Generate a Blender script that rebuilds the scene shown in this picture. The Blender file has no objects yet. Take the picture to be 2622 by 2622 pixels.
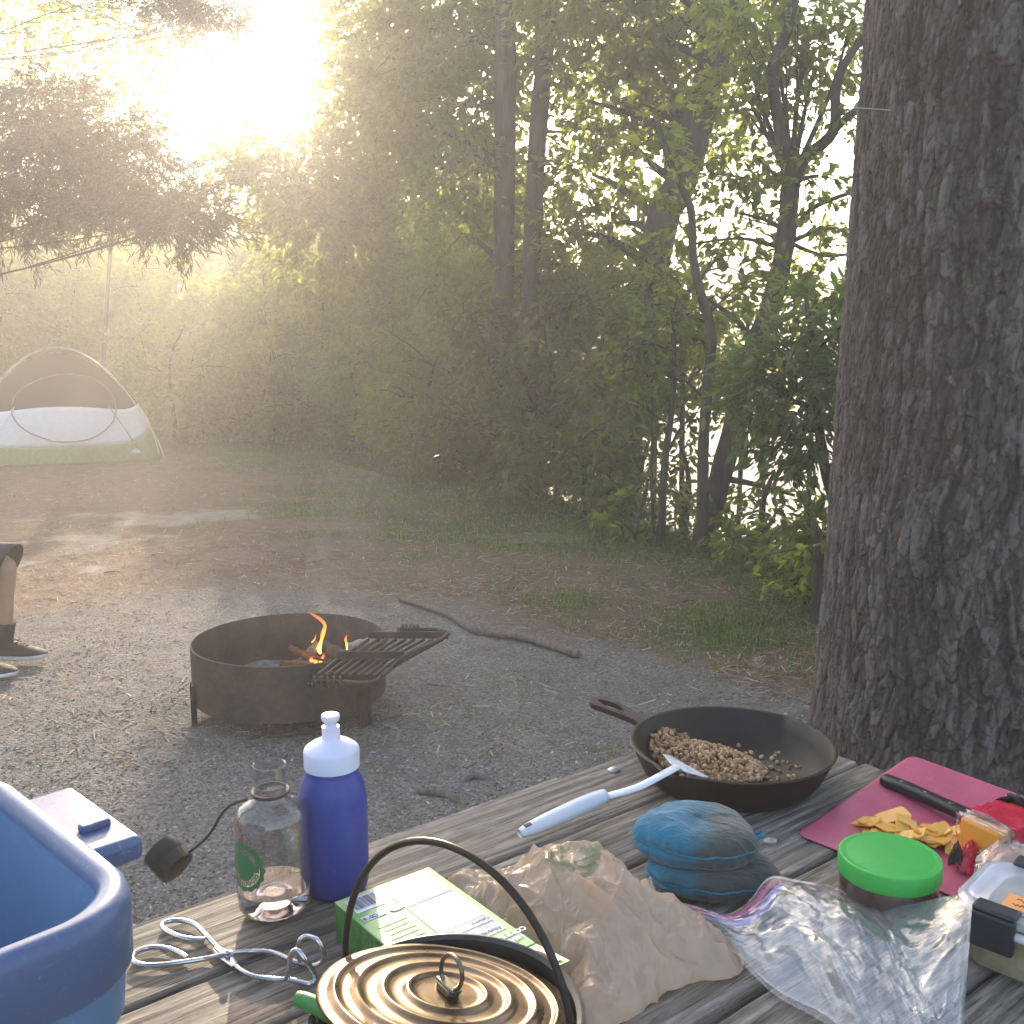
import bpy, math, random
import numpy as np
from mathutils import Vector, Matrix
R = math.radians
random.seed(7)
rng = np.random.default_rng(11)
S = bpy.context.scene
COL = S.collection

# ------------------------------------------------------------------ camera, sky, sun, exposure
PITCH, CAMH, FPX = R(9.3), 1.45, 2622.0
cam_d = bpy.data.cameras.new('camera'); cam = bpy.data.objects.new('camera', cam_d); COL.objects.link(cam)
cam.location = (0, 0, CAMH); cam.rotation_euler = (R(90) - PITCH, 0, 0)
cam_d.sensor_width = 36; cam_d.lens = 36; cam_d.clip_start = .02; cam_d.clip_end = 3000
S.camera = cam
SUN_EL, SUN_AZ = R(14.5), R(-11.8)          # azimuth from +Y towards +X
w = bpy.data.worlds.new('World'); S.world = w; w.use_nodes = True
wn = w.node_tree.nodes; bg = wn['Background']
sky = wn.new('ShaderNodeTexSky'); sky.sky_type = 'NISHITA'; sky.sun_disc = False
sky.sun_elevation = SUN_EL; sky.sun_rotation = SUN_AZ
sky.air_density = 1.0; sky.dust_density = 2.0; sky.ozone_density = 1.0
w.node_tree.links.new(sky.outputs[0], bg.inputs[0]); bg.inputs[1].default_value = .15
sd = bpy.data.lights.new('sun', 'SUN'); sun = bpy.data.objects.new('sun', sd); COL.objects.link(sun)
sd.energy = 5.0; sd.angle = R(.6); sd.color = (1, .82, .62)
sdir = Vector((math.sin(SUN_AZ) * math.cos(SUN_EL), math.cos(SUN_AZ) * math.cos(SUN_EL), math.sin(SUN_EL)))
sun.rotation_euler = sdir.to_track_quat('Z', 'Y').to_euler(); sun.location = (-6, 25, 12)
S.view_settings.view_transform = 'Standard'; S.view_settings.look = 'None'
S.view_settings.exposure = 2.08; S.view_settings.gamma = 1
S.cycles.use_denoising = True
S.cycles.max_bounces = 8; S.cycles.diffuse_bounces = 4; S.cycles.transparent_max_bounces = 16
S.cycles.transmission_bounces = 8; S.cycles.volume_bounces = 0; S.cycles.caustics_reflective = False; S.cycles.caustics_refractive = False
S.cycles.sample_clamp_indirect = 6

# ------------------------------------------------------------------ survey helpers (pixel of the photograph -> point in the world)
K = 2622 / 1932
def ray(px, py):
    x = (px - 1311) / FPX; y = (1311 - py) / FPX
    return Vector((x, math.cos(PITCH) + y * math.sin(PITCH), -math.sin(PITCH) + y * math.cos(PITCH)))
def U(px, py, z=0.):
    d = ray(px, py); t = (z - CAMH) / d.z
    return Vector((d.x * t, d.y * t, z))
def at(px, py, Y):                                # 1932-wide pixels, distance Y
    d = ray(px * K, py * K); t = Y / d.y
    return Vector((d.x * t, Y, CAMH + d.z * t))

# ------------------------------------------------------------------ object helpers
def tag(o, label=None, cat=None, group=None, kind=None):
    if label: o['label'] = label
    if cat: o['category'] = cat
    if group: o['group'] = group
    if kind: o['kind'] = kind
    return o
def link(name, me, mats, parent=None):
    o = bpy.data.objects.new(name, me); COL.objects.link(o)
    if mats is not None:
        for m in (mats if isinstance(mats, (list, tuple)) else [mats]): me.materials.append(m)
    if parent: o.parent = parent
    return o
def thing(name, label, cat, loc=(0, 0, 0), rz=0, group=None):
    o = bpy.data.objects.new(name, None); COL.objects.link(o)
    o.empty_display_size = .05; o.location = loc; o.rotation_euler = (0, 0, rz)
    return tag(o, label, cat, group)
def mk(name, V, F, mats, parent=None, smooth=True, attr=None):
    """V (n,3); F either a list of faces or an int array (m,k)."""
    me = bpy.data.meshes.new(name)
    V = np.asarray(V, dtype=np.float32)
    if isinstance(F, np.ndarray):
        m, k = F.shape
        me.vertices.add(len(V)); me.vertices.foreach_set('co', V.ravel())
        me.loops.add(m * k); me.loops.foreach_set('vertex_index', F.ravel().astype(np.int32))
        me.polygons.add(m)
        me.polygons.foreach_set('loop_start', np.arange(0, m * k, k, dtype=np.int32))
        me.polygons.foreach_set('loop_total', np.full(m, k, dtype=np.int32))
        me.polygons.foreach_set('use_smooth', np.full(m, smooth))
        me.update(calc_edges=True)
    else:
        me.from_pydata(V.tolist(), [], [tuple(f) for f in F]); me.update()
        me.polygons.foreach_set('use_smooth', np.full(len(me.polygons), smooth))
    if attr:
        for an, av in attr.items():
            a = me.attributes.new(an, 'FLOAT', 'POINT'); a.data.foreach_set('value', np.asarray(av, dtype=np.float32))
    return link(name, me, mats, parent)

class MB:
    """collects pieces of one mesh"""
    def __init__(s): s.V = []; s.F = []; s.n = 0
    def add(s, V, F):
        V = [tuple(v) for v in V]
        s.F += [tuple(i + s.n for i in f) for f in F]; s.V += V; s.n += len(V); return s
    def box(s, c, d, M=None):
        x, y, z = d[0] / 2, d[1] / 2, d[2] / 2
        V = [Vector((a * x, b * y, e * z)) for a in (-1, 1) for b in (-1, 1) for e in (-1, 1)]
        if M: V = [M @ v for v in V]
        V = [v + Vector(c) for v in V]
        return s.add(V, [(0, 1, 3, 2), (4, 6, 7, 5), (0, 4, 5, 1), (2, 3, 7, 6), (0, 2, 6, 4), (1, 5, 7, 3)])
    def tube(s, P, r, n=10, cap=True, closed=False, flat=1.0):
        P = [Vector(p) for p in P]; m = len(P)
        rr = r if hasattr(r, '__len__') else [r] * m
        up = Vector((0, 0, 1)); prev = None; V = []
        for i, p in enumerate(P):
            if closed: t = P[(i + 1) % m] - P[i - 1]
            else: t = P[min(i + 1, m - 1)] - P[max(i - 1, 0)]
            t.normalize()
            if prev is None: prev = t.orthogonal().normalized() if abs(t.z) > .95 else t.cross(up).normalized()
            a = (prev - t * prev.dot(t)).normalized(); prev = a; b = t.cross(a)
            for j in range(n):
                th = 2 * math.pi * j / n
                V.append(p + (a * math.cos(th) + b * math.sin(th) * flat) * rr[i])
        F = []
        for i in range(m if closed else m - 1):
            i2 = (i + 1) % m
            for j in range(n):
                F.append((i * n + j, i * n + (j + 1) % n, i2 * n + (j + 1) % n, i2 * n + j))
        if cap and not closed:
            F.append(tuple(range(n - 1, -1, -1))); F.append(tuple((m - 1) * n + j for j in range(n)))
        return s.add(V, F)
    def lathe(s, prof, n=48, M=None, cap=True):
        V = []; 
        for (r, z) in prof:
            for j in range(n):
                th = 2 * math.pi * j / n; v = Vector((r * math.cos(th), r * math.sin(th), z))
                V.append(M @ v if M else v)
        F = []
        for i in range(len(prof) - 1):
            for j in range(n):
                F.append((i * n + j, i * n + (j + 1) % n, (i + 1) * n + (j + 1) % n, (i + 1) * n + j))
        if cap:
            if prof[0][0] > 0: F.append(tuple(range(n - 1, -1, -1)))
            if prof[-1][0] > 0: F.append(tuple((len(prof) - 1) * n + j for j in range(n)))
        return s.add(V, F)
    def build(s, name, mats, parent=None, smooth=True, bevel=0, subsurf=0, angle=40, seg=2):
        me = bpy.data.meshes.new(name); me.from_pydata(s.V, [], s.F); me.update()
        o = link(name, me, mats, parent)
        if smooth:
            me.polygons.foreach_set('use_smooth', np.full(len(me.polygons), True))
        if bevel:
            b = o.modifiers.new('bevel', 'BEVEL'); b.width = bevel; b.segments = seg; b.limit_method = 'ANGLE'; b.angle_limit = R(35)
        if subsurf:
            b = o.modifiers.new('sub', 'SUBSURF'); b.levels = subsurf; b.render_levels = subsurf
        if smooth and angle < 180:
            try: me.set_sharp_from_angle(angle=R(angle))
            except Exception: pass
        return o
def spline(P, m=8):
    P = [Vector(p) for p in P]; out = []
    for i in range(len(P) - 1):
        p0, p1, p2, p3 = P[max(i - 1, 0)], P[i], P[i + 1], P[min(i + 2, len(P) - 1)]
        for j in range(m):
            t = j / m
            out.append(.5 * ((2 * p1) + (p2 - p0) * t + (2 * p0 - 5 * p1 + 4 * p2 - p3) * t * t + (3 * p1 - p0 - 3 * p2 + p3) * t ** 3))
    out.append(P[-1]); return out

# numpy value noise
def _h(ix, iy, iz=0, seed=0):
    n = (ix.astype(np.int64) * 374761393 + iy.astype(np.int64) * 668265263 + np.asarray(iz).astype(np.int64) * 2147483647 + seed * 1274126177) & 0xffffffff
    n = ((n ^ (n >> 13)) * 1274126177) & 0xffffffff
    n = ((n ^ (n >> 16)) * 2246822519) & 0xffffffff
    return ((n ^ (n >> 15)) & 0xffffff) / float(0xffffff)
def vnoise(x, y, seed=0):
    ix = np.floor(x); iy = np.floor(y); fx = x - ix; fy = y - iy
    fx = fx * fx * (3 - 2 * fx); fy = fy * fy * (3 - 2 * fy)
    a = _h(ix, iy, 0, seed); b = _h(ix + 1, iy, 0, seed); c = _h(ix, iy + 1, 0, seed); d = _h(ix + 1, iy + 1, 0, seed)
    return (a * (1 - fx) + b * fx) * (1 - fy) + (c * (1 - fx) + d * fx) * fy
def fbm(x, y, o=4, seed=0):
    s = 0; a = .5; t = 0
    for i in range(o):
        s = s + a * vnoise(x * 2 ** i + 17.3 * i, y * 2 ** i - 9.1 * i, seed + i); t += a; a *= .5
    return s / t
def vor(x, y, seed=0, jit=.9):
    ix = np.floor(x); iy = np.floor(y); f1 = np.full(x.shape, 9.); f2 = np.full(x.shape, 9.); cid = np.zeros(x.shape)
    for dx in (-1, 0, 1):
        for dy in (-1, 0, 1):
            cx = ix + dx; cy = iy + dy
            px = cx + .5 + jit * (_h(cx, cy, 0, seed) - .5); py = cy + .5 + jit * (_h(cx, cy, 0, seed + 5) - .5)
            d = np.hypot(x - px, y - py); c = _h(cx, cy, 0, seed + 9)
            m = d < f1
            f2 = np.where(m, f1, np.minimum(f2, d)); cid = np.where(m, c, cid); f1 = np.where(m, d, f1)
    return f1, f2, cid
def creases(X, Y, n, amp, wid, length, seed, main=None, spread=1.6):
    """sum of sharp-crested fold lines; main = preferred direction (radians) or None"""
    rs = np.random.default_rng(seed); Z = np.zeros(X.shape); x0, x1, y0, y1 = X.min(), X.max(), Y.min(), Y.max()
    for i in range(n):
        cx = rs.uniform(x0, x1); cy = rs.uniform(y0, y1); a = (rs.uniform(0, np.pi) if main is None else main + rs.normal(0, spread)); L = length * rs.uniform(.35, 1.3); w = wid * rs.uniform(.5, 1.8)
        dx, dy = X - cx, Y - cy; s = (dx * np.cos(a) + dy * np.sin(a)) / L; d = -dx * np.sin(a) + dy * np.cos(a) + rs.normal(0, .12) * L * s * s
        Z += rs.choice((1., 1., -.7)) * amp * rs.uniform(.4, 1.3) * np.exp(-np.sqrt(d * d + (w * .18) ** 2) / w) * np.exp(-(s * 1.6) ** 4)
    return Z - Z.mean()
def sstep(a, b, x):
    t = np.clip((x - a) / (b - a), 0, 1); return t * t * (3 - 2 * t)

# ------------------------------------------------------------------ materials
class NT:
    def __init__(s, name):
        s.m = bpy.data.materials.new(name); s.m.use_nodes = True; s.t = s.m.node_tree
        s.n = s.t.nodes; s.l = s.t.links; s.b = s.n['Principled BSDF']; s.out = s.n['Material Output']
    def N(s, typ, **kw):
        o = s.n.new('ShaderNode' + typ)
        for k, v in kw.items():
            if k.startswith('i_'):
                key = k[2:]; key = int(key) if key.isdigit() else key
                o.inputs[key].default_value = v
            else: setattr(o, k, v)
        return o
    def L(s, a, b): s.l.new(a, b)
    def coords(s, kind='Object', scale=(1, 1, 1), rnd=False):
        tc = s.N('TexCoord'); mp = s.N('Mapping'); mp.inputs['Scale'].default_value = scale
        s.L(tc.outputs[kind], mp.inputs[0])
        if rnd:
            oi = s.N('ObjectInfo'); mu = s.N('Math', operation='MULTIPLY'); mu.inputs[1].default_value = 37.
            s.L(oi.outputs['Random'], mu.inputs[0]); cb = s.N('CombineXYZ')
            for i in range(3): s.L(mu.outputs[0], cb.inputs[i])
            s.L(cb.outputs[0], mp.inputs['Location'])
        return mp.outputs[0]
    def noise(s, vec, scale=5, detail=4, rough=.5, dist=0):
        o = s.N('TexNoise'); o.inputs['Scale'].default_value = scale; o.inputs['Detail'].default_value = detail
        o.inputs['Roughness'].default_value = rough; o.inputs['Distortion'].default_value = dist
        if vec is not None: s.L(vec, o.inputs['Vector'])
        return o.outputs[0]
    def ramp(s, fac, stops, interp='LINEAR'):
        o = s.N('ValToRGB'); o.color_ramp.interpolation = interp; e = o.color_ramp.elements
        while len(e) < len(stops): e.new(.5)
        for el, (p, c) in zip(e, stops):
            el.position = p; el.color = (*c, 1) if hasattr(c, '__len__') else (c, c, c, 1)
        s.L(fac, o.inputs[0]); return o.outputs[0]
    def mix(s, fac, a, b, mode='MIX'):
        o = s.N('Mix', data_type='RGBA', blend_type=mode)
        for sk, v in ((0, fac), (6, a), (7, b)):
            if hasattr(v, 'is_linked') or isinstance(v, bpy.types.NodeSocket): s.L(v, o.inputs[sk])
            else: o.inputs[sk].default_value = (*v, 1) if (sk and hasattr(v, '__len__') and len(v) == 3) else ((v, v, v, 1) if sk and not hasattr(v, '__len__') else v)
        return o.outputs[2]
    def math(s, op, a, b=None):
        o = s.N('Math', operation=op)
        for i, v in enumerate((a, b)):
            if v is None: continue
            if isinstance(v, bpy.types.NodeSocket): s.L(v, o.inputs[i])
            else: o.inputs[i].default_value = v
        return o.outputs[0]
    def attr(s, name): 
        o = s.N('Attribute'); o.attribute_name = name; return o.outputs['Fac']
    def col(s, c):
        if isinstance(c, bpy.types.NodeSocket): s.L(c, s.b.inputs['Base Color'])
        else: s.b.inputs['Base Color'].default_value = (*c, 1)
        return s
    def set(s, **kw):
        for k, v in kw.items():
            k2 = {'rough': 'Roughness', 'metal': 'Metallic', 'spec': 'Specular IOR Level', 'trans': 'Transmission Weight', 'ior': 'IOR', 'coat': 'Coat Weight', 'sss': 'Subsurface Weight', 'sheen': 'Sheen Weight', 'alpha': 'Alpha'}[k]
            if isinstance(v, bpy.types.NodeSocket): s.L(v, s.b.inputs[k2])
            else: s.b.inputs[k2].default_value = v
        return s
    def bump(s, h, strength=.3, dist=.01, prev=None):
        o = s.N('Bump'); o.inputs['Strength'].default_value = strength; o.inputs['Distance'].default_value = dist
        s.L(h, o.inputs['Height'])
        if prev is not None: s.L(prev, o.inputs['Normal'])
        s.L(o.outputs[0], s.b.inputs['Normal']); return o.outputs[0]
def plain(name, c, rough=.5, metal=0, var=.15, scale=20, bump=.1, bscale=120, bdist=.001, wear=0, **kw):
    t = NT(name); v = t.coords()
    n = t.noise(v, scale, 4, .6)
    dark = tuple(x * (1 - var) for x in c); lite = tuple(min(1, x * (1 + var)) for x in c)
    cc = t.ramp(n, [(.3, dark), (.7, lite)])
    if wear:      # pale scuffs and dust specks
        sc1 = t.noise(t.coords('Object', (1, .12, 1)), 130, 4, .7, .3); sc2 = t.noise(t.coords('Object', (.1, 1, .4)), 110, 4, .7, .3); sp_ = t.noise(v, 260, 3, .7); big = t.noise(v, 5, 3, .6)
        m_ = t.math('MAXIMUM', t.math('MAXIMUM', t.ramp(sc1, [(.60, 0.), (.70, .6)]), t.ramp(sc2, [(.62, 0.), (.70, .6)])), t.ramp(sp_, [(.66, 0.), (.72, .8)])); m_ = t.math('MULTIPLY', t.math('MULTIPLY', m_, t.ramp(big, [(.38, .15), (.62, 1.)])), wear)
        cc = t.mix(m_, cc, tuple(x * .4 + .42 for x in c))
    t.col(cc).set(rough=t.ramp(t.noise(v, scale * 2.3, 3), [(.3, max(0, rough - .08)), (.7, min(1, rough + .08))]), metal=metal, **kw)
    if bump: t.bump(t.noise(v, bscale, 3), bump, bdist)
    return t.m
def leaf_mat(name, stops, trans=(.35, .5, .06), tw=.45, rough=.45):
    t = NT(name); a = t.attr('lv')
    c = t.ramp(a, stops); t.col(c).set(rough=rough, spec=.4)
    tr = t.N('BsdfTranslucent'); t.L(t.mix(a, tuple(x * .7 for x in trans), tuple(min(1, x * 1.25) for x in trans)), tr.inputs[0])
    ms = t.N('MixShader'); ms.inputs[0].default_value = tw
    t.L(t.b.outputs[0], ms.inputs[1]); t.L(tr.outputs[0], ms.inputs[2]); t.L(ms.outputs[0], t.out.inputs[0])
    return t.m
def thin_clear(name, tint=(1, 1, 1), rough=.08, white=.1, ior=1.5, bumpy=None, trans=None):
    """thin clear plastic film or wall"""
    t = NT(name); tp = t.N('BsdfTransparent'); tp.inputs[0].default_value = (*tint, 1)
    gl = t.N('BsdfGlossy'); gl.inputs[1].default_value = rough; gl.inputs[0].default_value = (.9, .9, .9, 1)
    fr = t.N('LayerWeight'); fr.inputs[0].default_value = .5
    df = t.N('BsdfDiffuse'); df.inputs[0].default_value = (.85, .87, .9, 1)
    m1 = t.N('MixShader'); m1.inputs[0].default_value = white; t.L(tp.outputs[0], m1.inputs[1]); t.L(df.outputs[0], m1.inputs[2])
    m2 = t.N('MixShader'); t.L(t.math('ADD', t.math('MULTIPLY', t.math('POWER', fr.outputs['Facing'], 3.2), .75), (ior - 1) * .16), m2.inputs[0])
    t.L(m1.outputs[0], m2.inputs[1]); t.L(gl.outputs[0], m2.inputs[2]); t.L(m2.outputs[0], t.out.inputs[0])
    if bumpy:
        b = t.N('Bump'); b.inputs['Strength'].default_value = bumpy[1]; b.inputs['Distance'].default_value = .003
        t.L(t.noise(t.coords(), bumpy[0], 5, .6, 1.), b.inputs['Height'])
        t.L(b.outputs[0], gl.inputs['Normal']); t.L(b.outputs[0], fr.inputs['Normal']); t.L(b.outputs[0], df.inputs['Normal'])
    return t.m
HAZE_D, HAZE_G, FLAME = .0145, .5, 3.2
# ================================================================== GROUND, LAKE, HILLS
EX = np.array([-60, -12, -5.4, -1.5, 0, 1.2, 1.9, 3.0, 6, 12, 60.]); EY = np.array([24, 20, 17.0, 13.2, 10.6, 7.9, 6.3, 5.3, 4.3, 3.5, 0.])
LAKE_Z = -1.5
def edge_s(x, y): return y - np.interp(x, EX, EY)          # > 0 beyond the top of the bank
def ground_z(x, y):
    s = edge_s(x, y); depth = .5 + 2.3 * sstep(-9, -1, x)
    z = -depth * sstep(0, 4.2, s)
    z = z + .05 * (fbm(x * .5, y * .5, 3, 3) - .5) + .022 * (fbm(x * 2.3, y * 2.3, 3, 8) - .5) * sstep(30, 10, np.hypot(x, y))
    z = z + .008 * (fbm(x * 9, y * 9, 2, 21) - .5) * sstep(9, 5, np.hypot(x, y))
    return z
def zones(x, y):
    """gravel, grass, sand weights"""
    n = fbm(x * .9, y * .9, 4, 31) - .5; n2 = fbm(x * 2.6, y * 2.6, 4, 37) - .5
    gl = np.interp(x, [-8, -3, -1.5, -.2, .6, 1.3, 3], [3.6, 5.2, 6.0, 5.8, 4.9, 4.2, 3.7])
    grav = sstep(.45, -.45, y - gl - 1.3 * n - .5 * n2)
    s = edge_s(x, y)
    wid = np.interp(x, [-8, -4, -2, 0, 1.5, 3], [2.0, 2.8, 4.0, 5.4, 4.6, 3.0])
    grass = sstep(-1.25, -.45, (s / wid) + 1.1 * n + 1.2 * n2) * (1 - .75 * grav)
    sand = sstep(.40, .9, .95 - ((x + 3.2) / 1.1) ** 2 - ((y - 8.6 - .18 * (x + 3)) / .5) ** 2 + 3.4 * n2)
    sand = np.maximum(sand, .9 * sstep(.35, .8, 1.1 - ((x + 4.2) / 1.6) ** 2 - ((y - 7.0) / 1.0) ** 2 + 3.6 * n2))
    sand = np.maximum(sand, .35 * sstep(.5, .9, .6 - ((x - .15) / .6) ** 2 - ((y - 7.6) / .4) ** 2 + 3.5 * n2))
    return grav, grass, sand
def warp(a, b, n, k, lin):
    t = np.linspace(-1, 1, n); s = np.sinh(t * k) / math.sinh(k); v = lin * t + (1 - lin) * s
    return np.where(v < 0, -v * a, v * b)
gx = warp(-140, 140, 640, 6.8, .035); gy = 5 + warp(-53, 126, 640, 6.2, .045)
GX, GY = np.meshgrid(gx, gy); GZ = ground_z(GX, GY)
far = np.maximum(np.abs(GX), np.abs(GY)) > 60
GZ = np.where(far, np.minimum(GZ, -2.6), GZ)
ny, nx = GX.shape
idx = np.arange(nx * ny).reshape(ny, nx)
GF = np.stack([idx[:-1, :-1], idx[:-1, 1:], idx[1:, 1:], idx[1:, :-1]], -1).reshape(-1, 4)
zg, zr, zs = zones(GX, GY)
t = NT('ground'); v = t.coords('Object')
g_fine = t.noise(v, 70, 6, .7); g_mid = t.noise(v, 9, 5, .6); g_big = t.noise(v, 1.6, 4, .6)
vo = t.N('TexVoronoi'); vo.inputs['Scale'].default_value = 95; t.L(v, vo.inputs['Vector'])
grav_c = t.mix(.75, t.ramp(g_fine, [(.3, (.105, .092, .078)), (.55, (.225, .20, .172)), (.75, (.36, .325, .285))]), t.ramp(vo.outputs['Color'], [(.1, (.09, .084, .078)), (.9, (.34, .32, .30))]))
grav_c = t.mix(t.ramp(g_mid, [(.42, 0.), (.7, .6)]), grav_c, (.15, .13, .11))
lit_c = t.mix(t.ramp(g_mid, [(.4, 0.), (.65, 1.)]), t.ramp(g_fine, [(.3, (.11, .062, .038)), (.6, (.26, .15, .095)), (.8, (.38, .245, .16))]), t.ramp(g_fine, [(.3, (.13, .105, .08)), (.7, (.30, .25, .20))]))
grass_c = t.ramp(g_fine, [(.3, (.05, .065, .025)), (.6, (.10, .125, .05)), (.8, (.18, .17, .08))])
sand_c = t.ramp(g_fine, [(.3, (.27, .235, .19)), (.7, (.43, .38, .31))])
c = t.mix(t.attr('grav'), lit_c, grav_c); c = t.mix(t.attr('grass'), c, grass_c)
sf = t.math('MULTIPLY', t.attr('sand'), t.ramp(g_mid, [(.35, .45), (.6, 1.)])); c = t.mix(sf, c, sand_c)
c = t.mix(t.ramp(g_big, [(.4, 0.), (.75, .35)]), c, t.mix(.5, c, (.05, .045, .04)))
t.col(c).set(rough=.95, spec=.15)
b1 = t.bump(g_fine, .7, .012); t.bump(vo.outputs['Distance'], .6, .008, b1)
ground = mk('ground', np.stack([GX, GY, GZ], -1).reshape(-1, 3), GF, t.m, attr={'grav': zg.ravel(), 'grass': zr.ravel(), 'sand': zs.ravel()})
tag(ground, 'gravel, needle litter and thin grass of the campsite ground', 'ground', kind='structure')

t = NT('lake_water'); v = t.coords('Object')
t.col((.03, .045, .05)).set(rough=.12, ior=1.33, spec=.5)
t.bump(t.math('ADD', t.noise(v, 1.3, 3, .6), t.math('MULTIPLY', t.noise(v, 9, 3, .6), .35)), .6, .06)
water = MB().add([(-139, 2.5, LAKE_Z), (139, 2.5, LAKE_Z), (139, 130, LAKE_Z), (-139, 130, LAKE_Z)], [(0, 1, 2, 3)]).build('lake_water', t.m, smooth=False)
tag(water, 'bright lake seen through gaps in the shrubs', 'lake', kind='structure')

# wooded far shore
a_ = np.linspace(R(-75), R(75), 460); rr_ = np.linspace(0, 1, 26)
A_, T_ = np.meshgrid(a_, rr_)
rad = (96 + 22 * T_ + 5 * np.sin(A_ * 3))
hz = (2.5 + 9 * np.sin(np.clip(T_ * 1.2, 0, 1) * math.pi / 2)) * (.75 + .45 * fbm(A_ * 5, T_ * 0, 3, 5)) * sstep(0, .05, T_ + .001)
hz = hz + 1.6 * (fbm(A_ * 90, T_ * 22, 3, 6) - .5) + LAKE_Z
idx = np.arange(A_.size).reshape(A_.shape)
HF = np.stack([idx[:-1, :-1], idx[:-1, 1:], idx[1:, 1:], idx[1:, :-1]], -1).reshape(-1, 4)
t = NT('far_woods'); v = t.coords('Object')
t.col(t.ramp(t.noise(v, .8, 6, .7), [(.3, (.02, .035, .018)), (.7, (.07, .10, .045))])).set(rough=.95)
t.bump(t.noise(v, 1.2, 5, .7), 1., 1.)
tag(mk('hills', np.stack([np.sin(A_) * rad, np.cos(A_) * rad, hz], -1).reshape(-1, 3), HF, t.m), 'wooded far shore across the lake', 'hills', kind='structure')

# ================================================================== SCATTER ON THE GROUND
def frame_pts(n, y0, y1, power=2.0, margin=1.12):
    """random ground points inside the strip the camera sees, denser near"""
    u = rng.random(n); p = power
    y = (y0 ** (1 - p) + u * (y1 ** (1 - p) - y0 ** (1 - p))) ** (1 / (1 - p))
    x = (rng.random(n) * 2 - 1) * (y * .54 * margin + .3)
    return x, y
def rotmats(n, tilt):
    a = rng.random(n) * 2 * np.pi; b = (rng.random(n) - .5) * 2 * tilt; c_ = (rng.random(n) - .5) * 2 * tilt
    ca, sa, cb, sb, cc, sc = np.cos(a), np.sin(a), np.cos(b), np.sin(b), np.cos(c_), np.sin(c_)
    Rz = np.zeros((n, 3, 3)); Rz[:, 0, 0] = ca; Rz[:, 0, 1] = -sa; Rz[:, 1, 0] = sa; Rz[:, 1, 1] = ca; Rz[:, 2, 2] = 1
    Rx = np.zeros((n, 3, 3)); Rx[:, 0, 0] = 1; Rx[:, 1, 1] = cb; Rx[:, 1, 2] = -sb; Rx[:, 2, 1] = sb; Rx[:, 2, 2] = cb
    Ry = np.zeros((n, 3, 3)); Ry[:, 1, 1] = 1; Ry[:, 0, 0] = cc; Ry[:, 0, 2] = sc; Ry[:, 2, 0] = -sc; Ry[:, 2, 2] = cc
    return Rz @ Rx @ Ry
def stamp(T, F, P, M, S_):
    """template T (k,3), faces F (m,j), at P (n,3), rotation M, scale S_ (n,3)"""
    n = len(P); V = np.einsum('nij,nkj->nki', M, T[None] * S_[:, None, :]) + P[:, None, :]
    FF = (F[None] + (np.arange(n) * len(T))[:, None, None]).reshape(-1, F.shape[1])
    return V.reshape(-1, 3), FF
def keep(x, y, wgt, extra=None):
    m = rng.random(len(x)) < wgt
    return x[m], y[m]
# gravel and bark chips: small faceted stones
x, y = frame_pts(190000, 1.55, 9.5, 1.9)
g_, r_, s_ = zones(x, y); x, y = keep(x, y, np.clip(g_ * .95 + .10, 0, 1) * (1 - .5 * s_) * (.45 + .55 * sstep(.35, .6, fbm(x * 3, y * 3, 3, 44))))
n = len(x)
T = np.array([(-.5, -.3, 0), (.1, -.5, .05), (.5, -.05, 0), (.2, .5, .05), (-.4, .35, 0), (-.1, 0, .45)]); F = np.array([(0, 1, 5), (1, 2, 5), (2, 3, 5), (3, 4, 5), (4, 0, 5)])
sz = .0045 + .0095 * rng.random(n) ** 2.4; S_ = np.stack([sz * (1 + rng.random(n) * 1.1), sz * (.55 + .5 * rng.random(n)), sz * (.5 + .5 * rng.random(n))], -1)
V, FF = stamp(T, F, np.stack([x, y, ground_z(x, y) - .0005], -1), rotmats(n, .5), S_)
t = NT('chips'); a = t.attr('lv')
t.col(t.ramp(a, [(0, (.065, .056, .048)), (.35, (.165, .147, .127)), (.6, (.26, .235, .205)), (.88, (.37, .34, .30)), (.95, (.26, .18, .12)), (1, (.6, .56, .50))])).set(rough=.85, spec=.2)
tag(mk('gravel', V, FF, t.m, smooth=False, attr={'lv': np.repeat(rng.random(n), len(T))}), 'grey gravel and bark chips around the fire ring', 'gravel', kind='stuff')
# needle and straw litter
x, y = frame_pts(90000, 3.4, 16, 1.5)
g_, r_, s_ = zones(x, y); x, y = keep(x, y, np.clip((1 - g_) * .9 + .06, 0, 1) * (1 - .8 * s_) * (edge_s(x, y) < .2) * (.3 + .7 * sstep(.35, .6, fbm(x * 2, y * 2, 3, 54))))
n = len(x)
T = np.array([(-.5, -.5, 0), (.5, -.5, 0), (.5, .5, .1), (-.5, .5, .1)]); F = np.array([(0, 1, 2, 3)])
S_ = np.stack([.03 + .06 * rng.random(n), .0022 + .0035 * rng.random(n), np.full(n, .01)], -1)
V, FF = stamp(T, F, np.stack([x, y, ground_z(x, y) + .004], -1), rotmats(n, .25), S_)
t = NT('litter'); a = t.attr('lv')
t.col(t.ramp(a, [(0, (.10, .06, .035)), (.5, (.28, .17, .10)), (.85, (.42, .30, .19)), (1, (.6, .5, .37))])).set(rough=.8, spec=.2)
tag(mk('needle_litter', V, FF, t.m, smooth=False, attr={'lv': np.repeat(rng.random(n), 4)}), 'reddish brown pine needles and dry straw on the ground', 'needle litter', kind='stuff')
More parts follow.
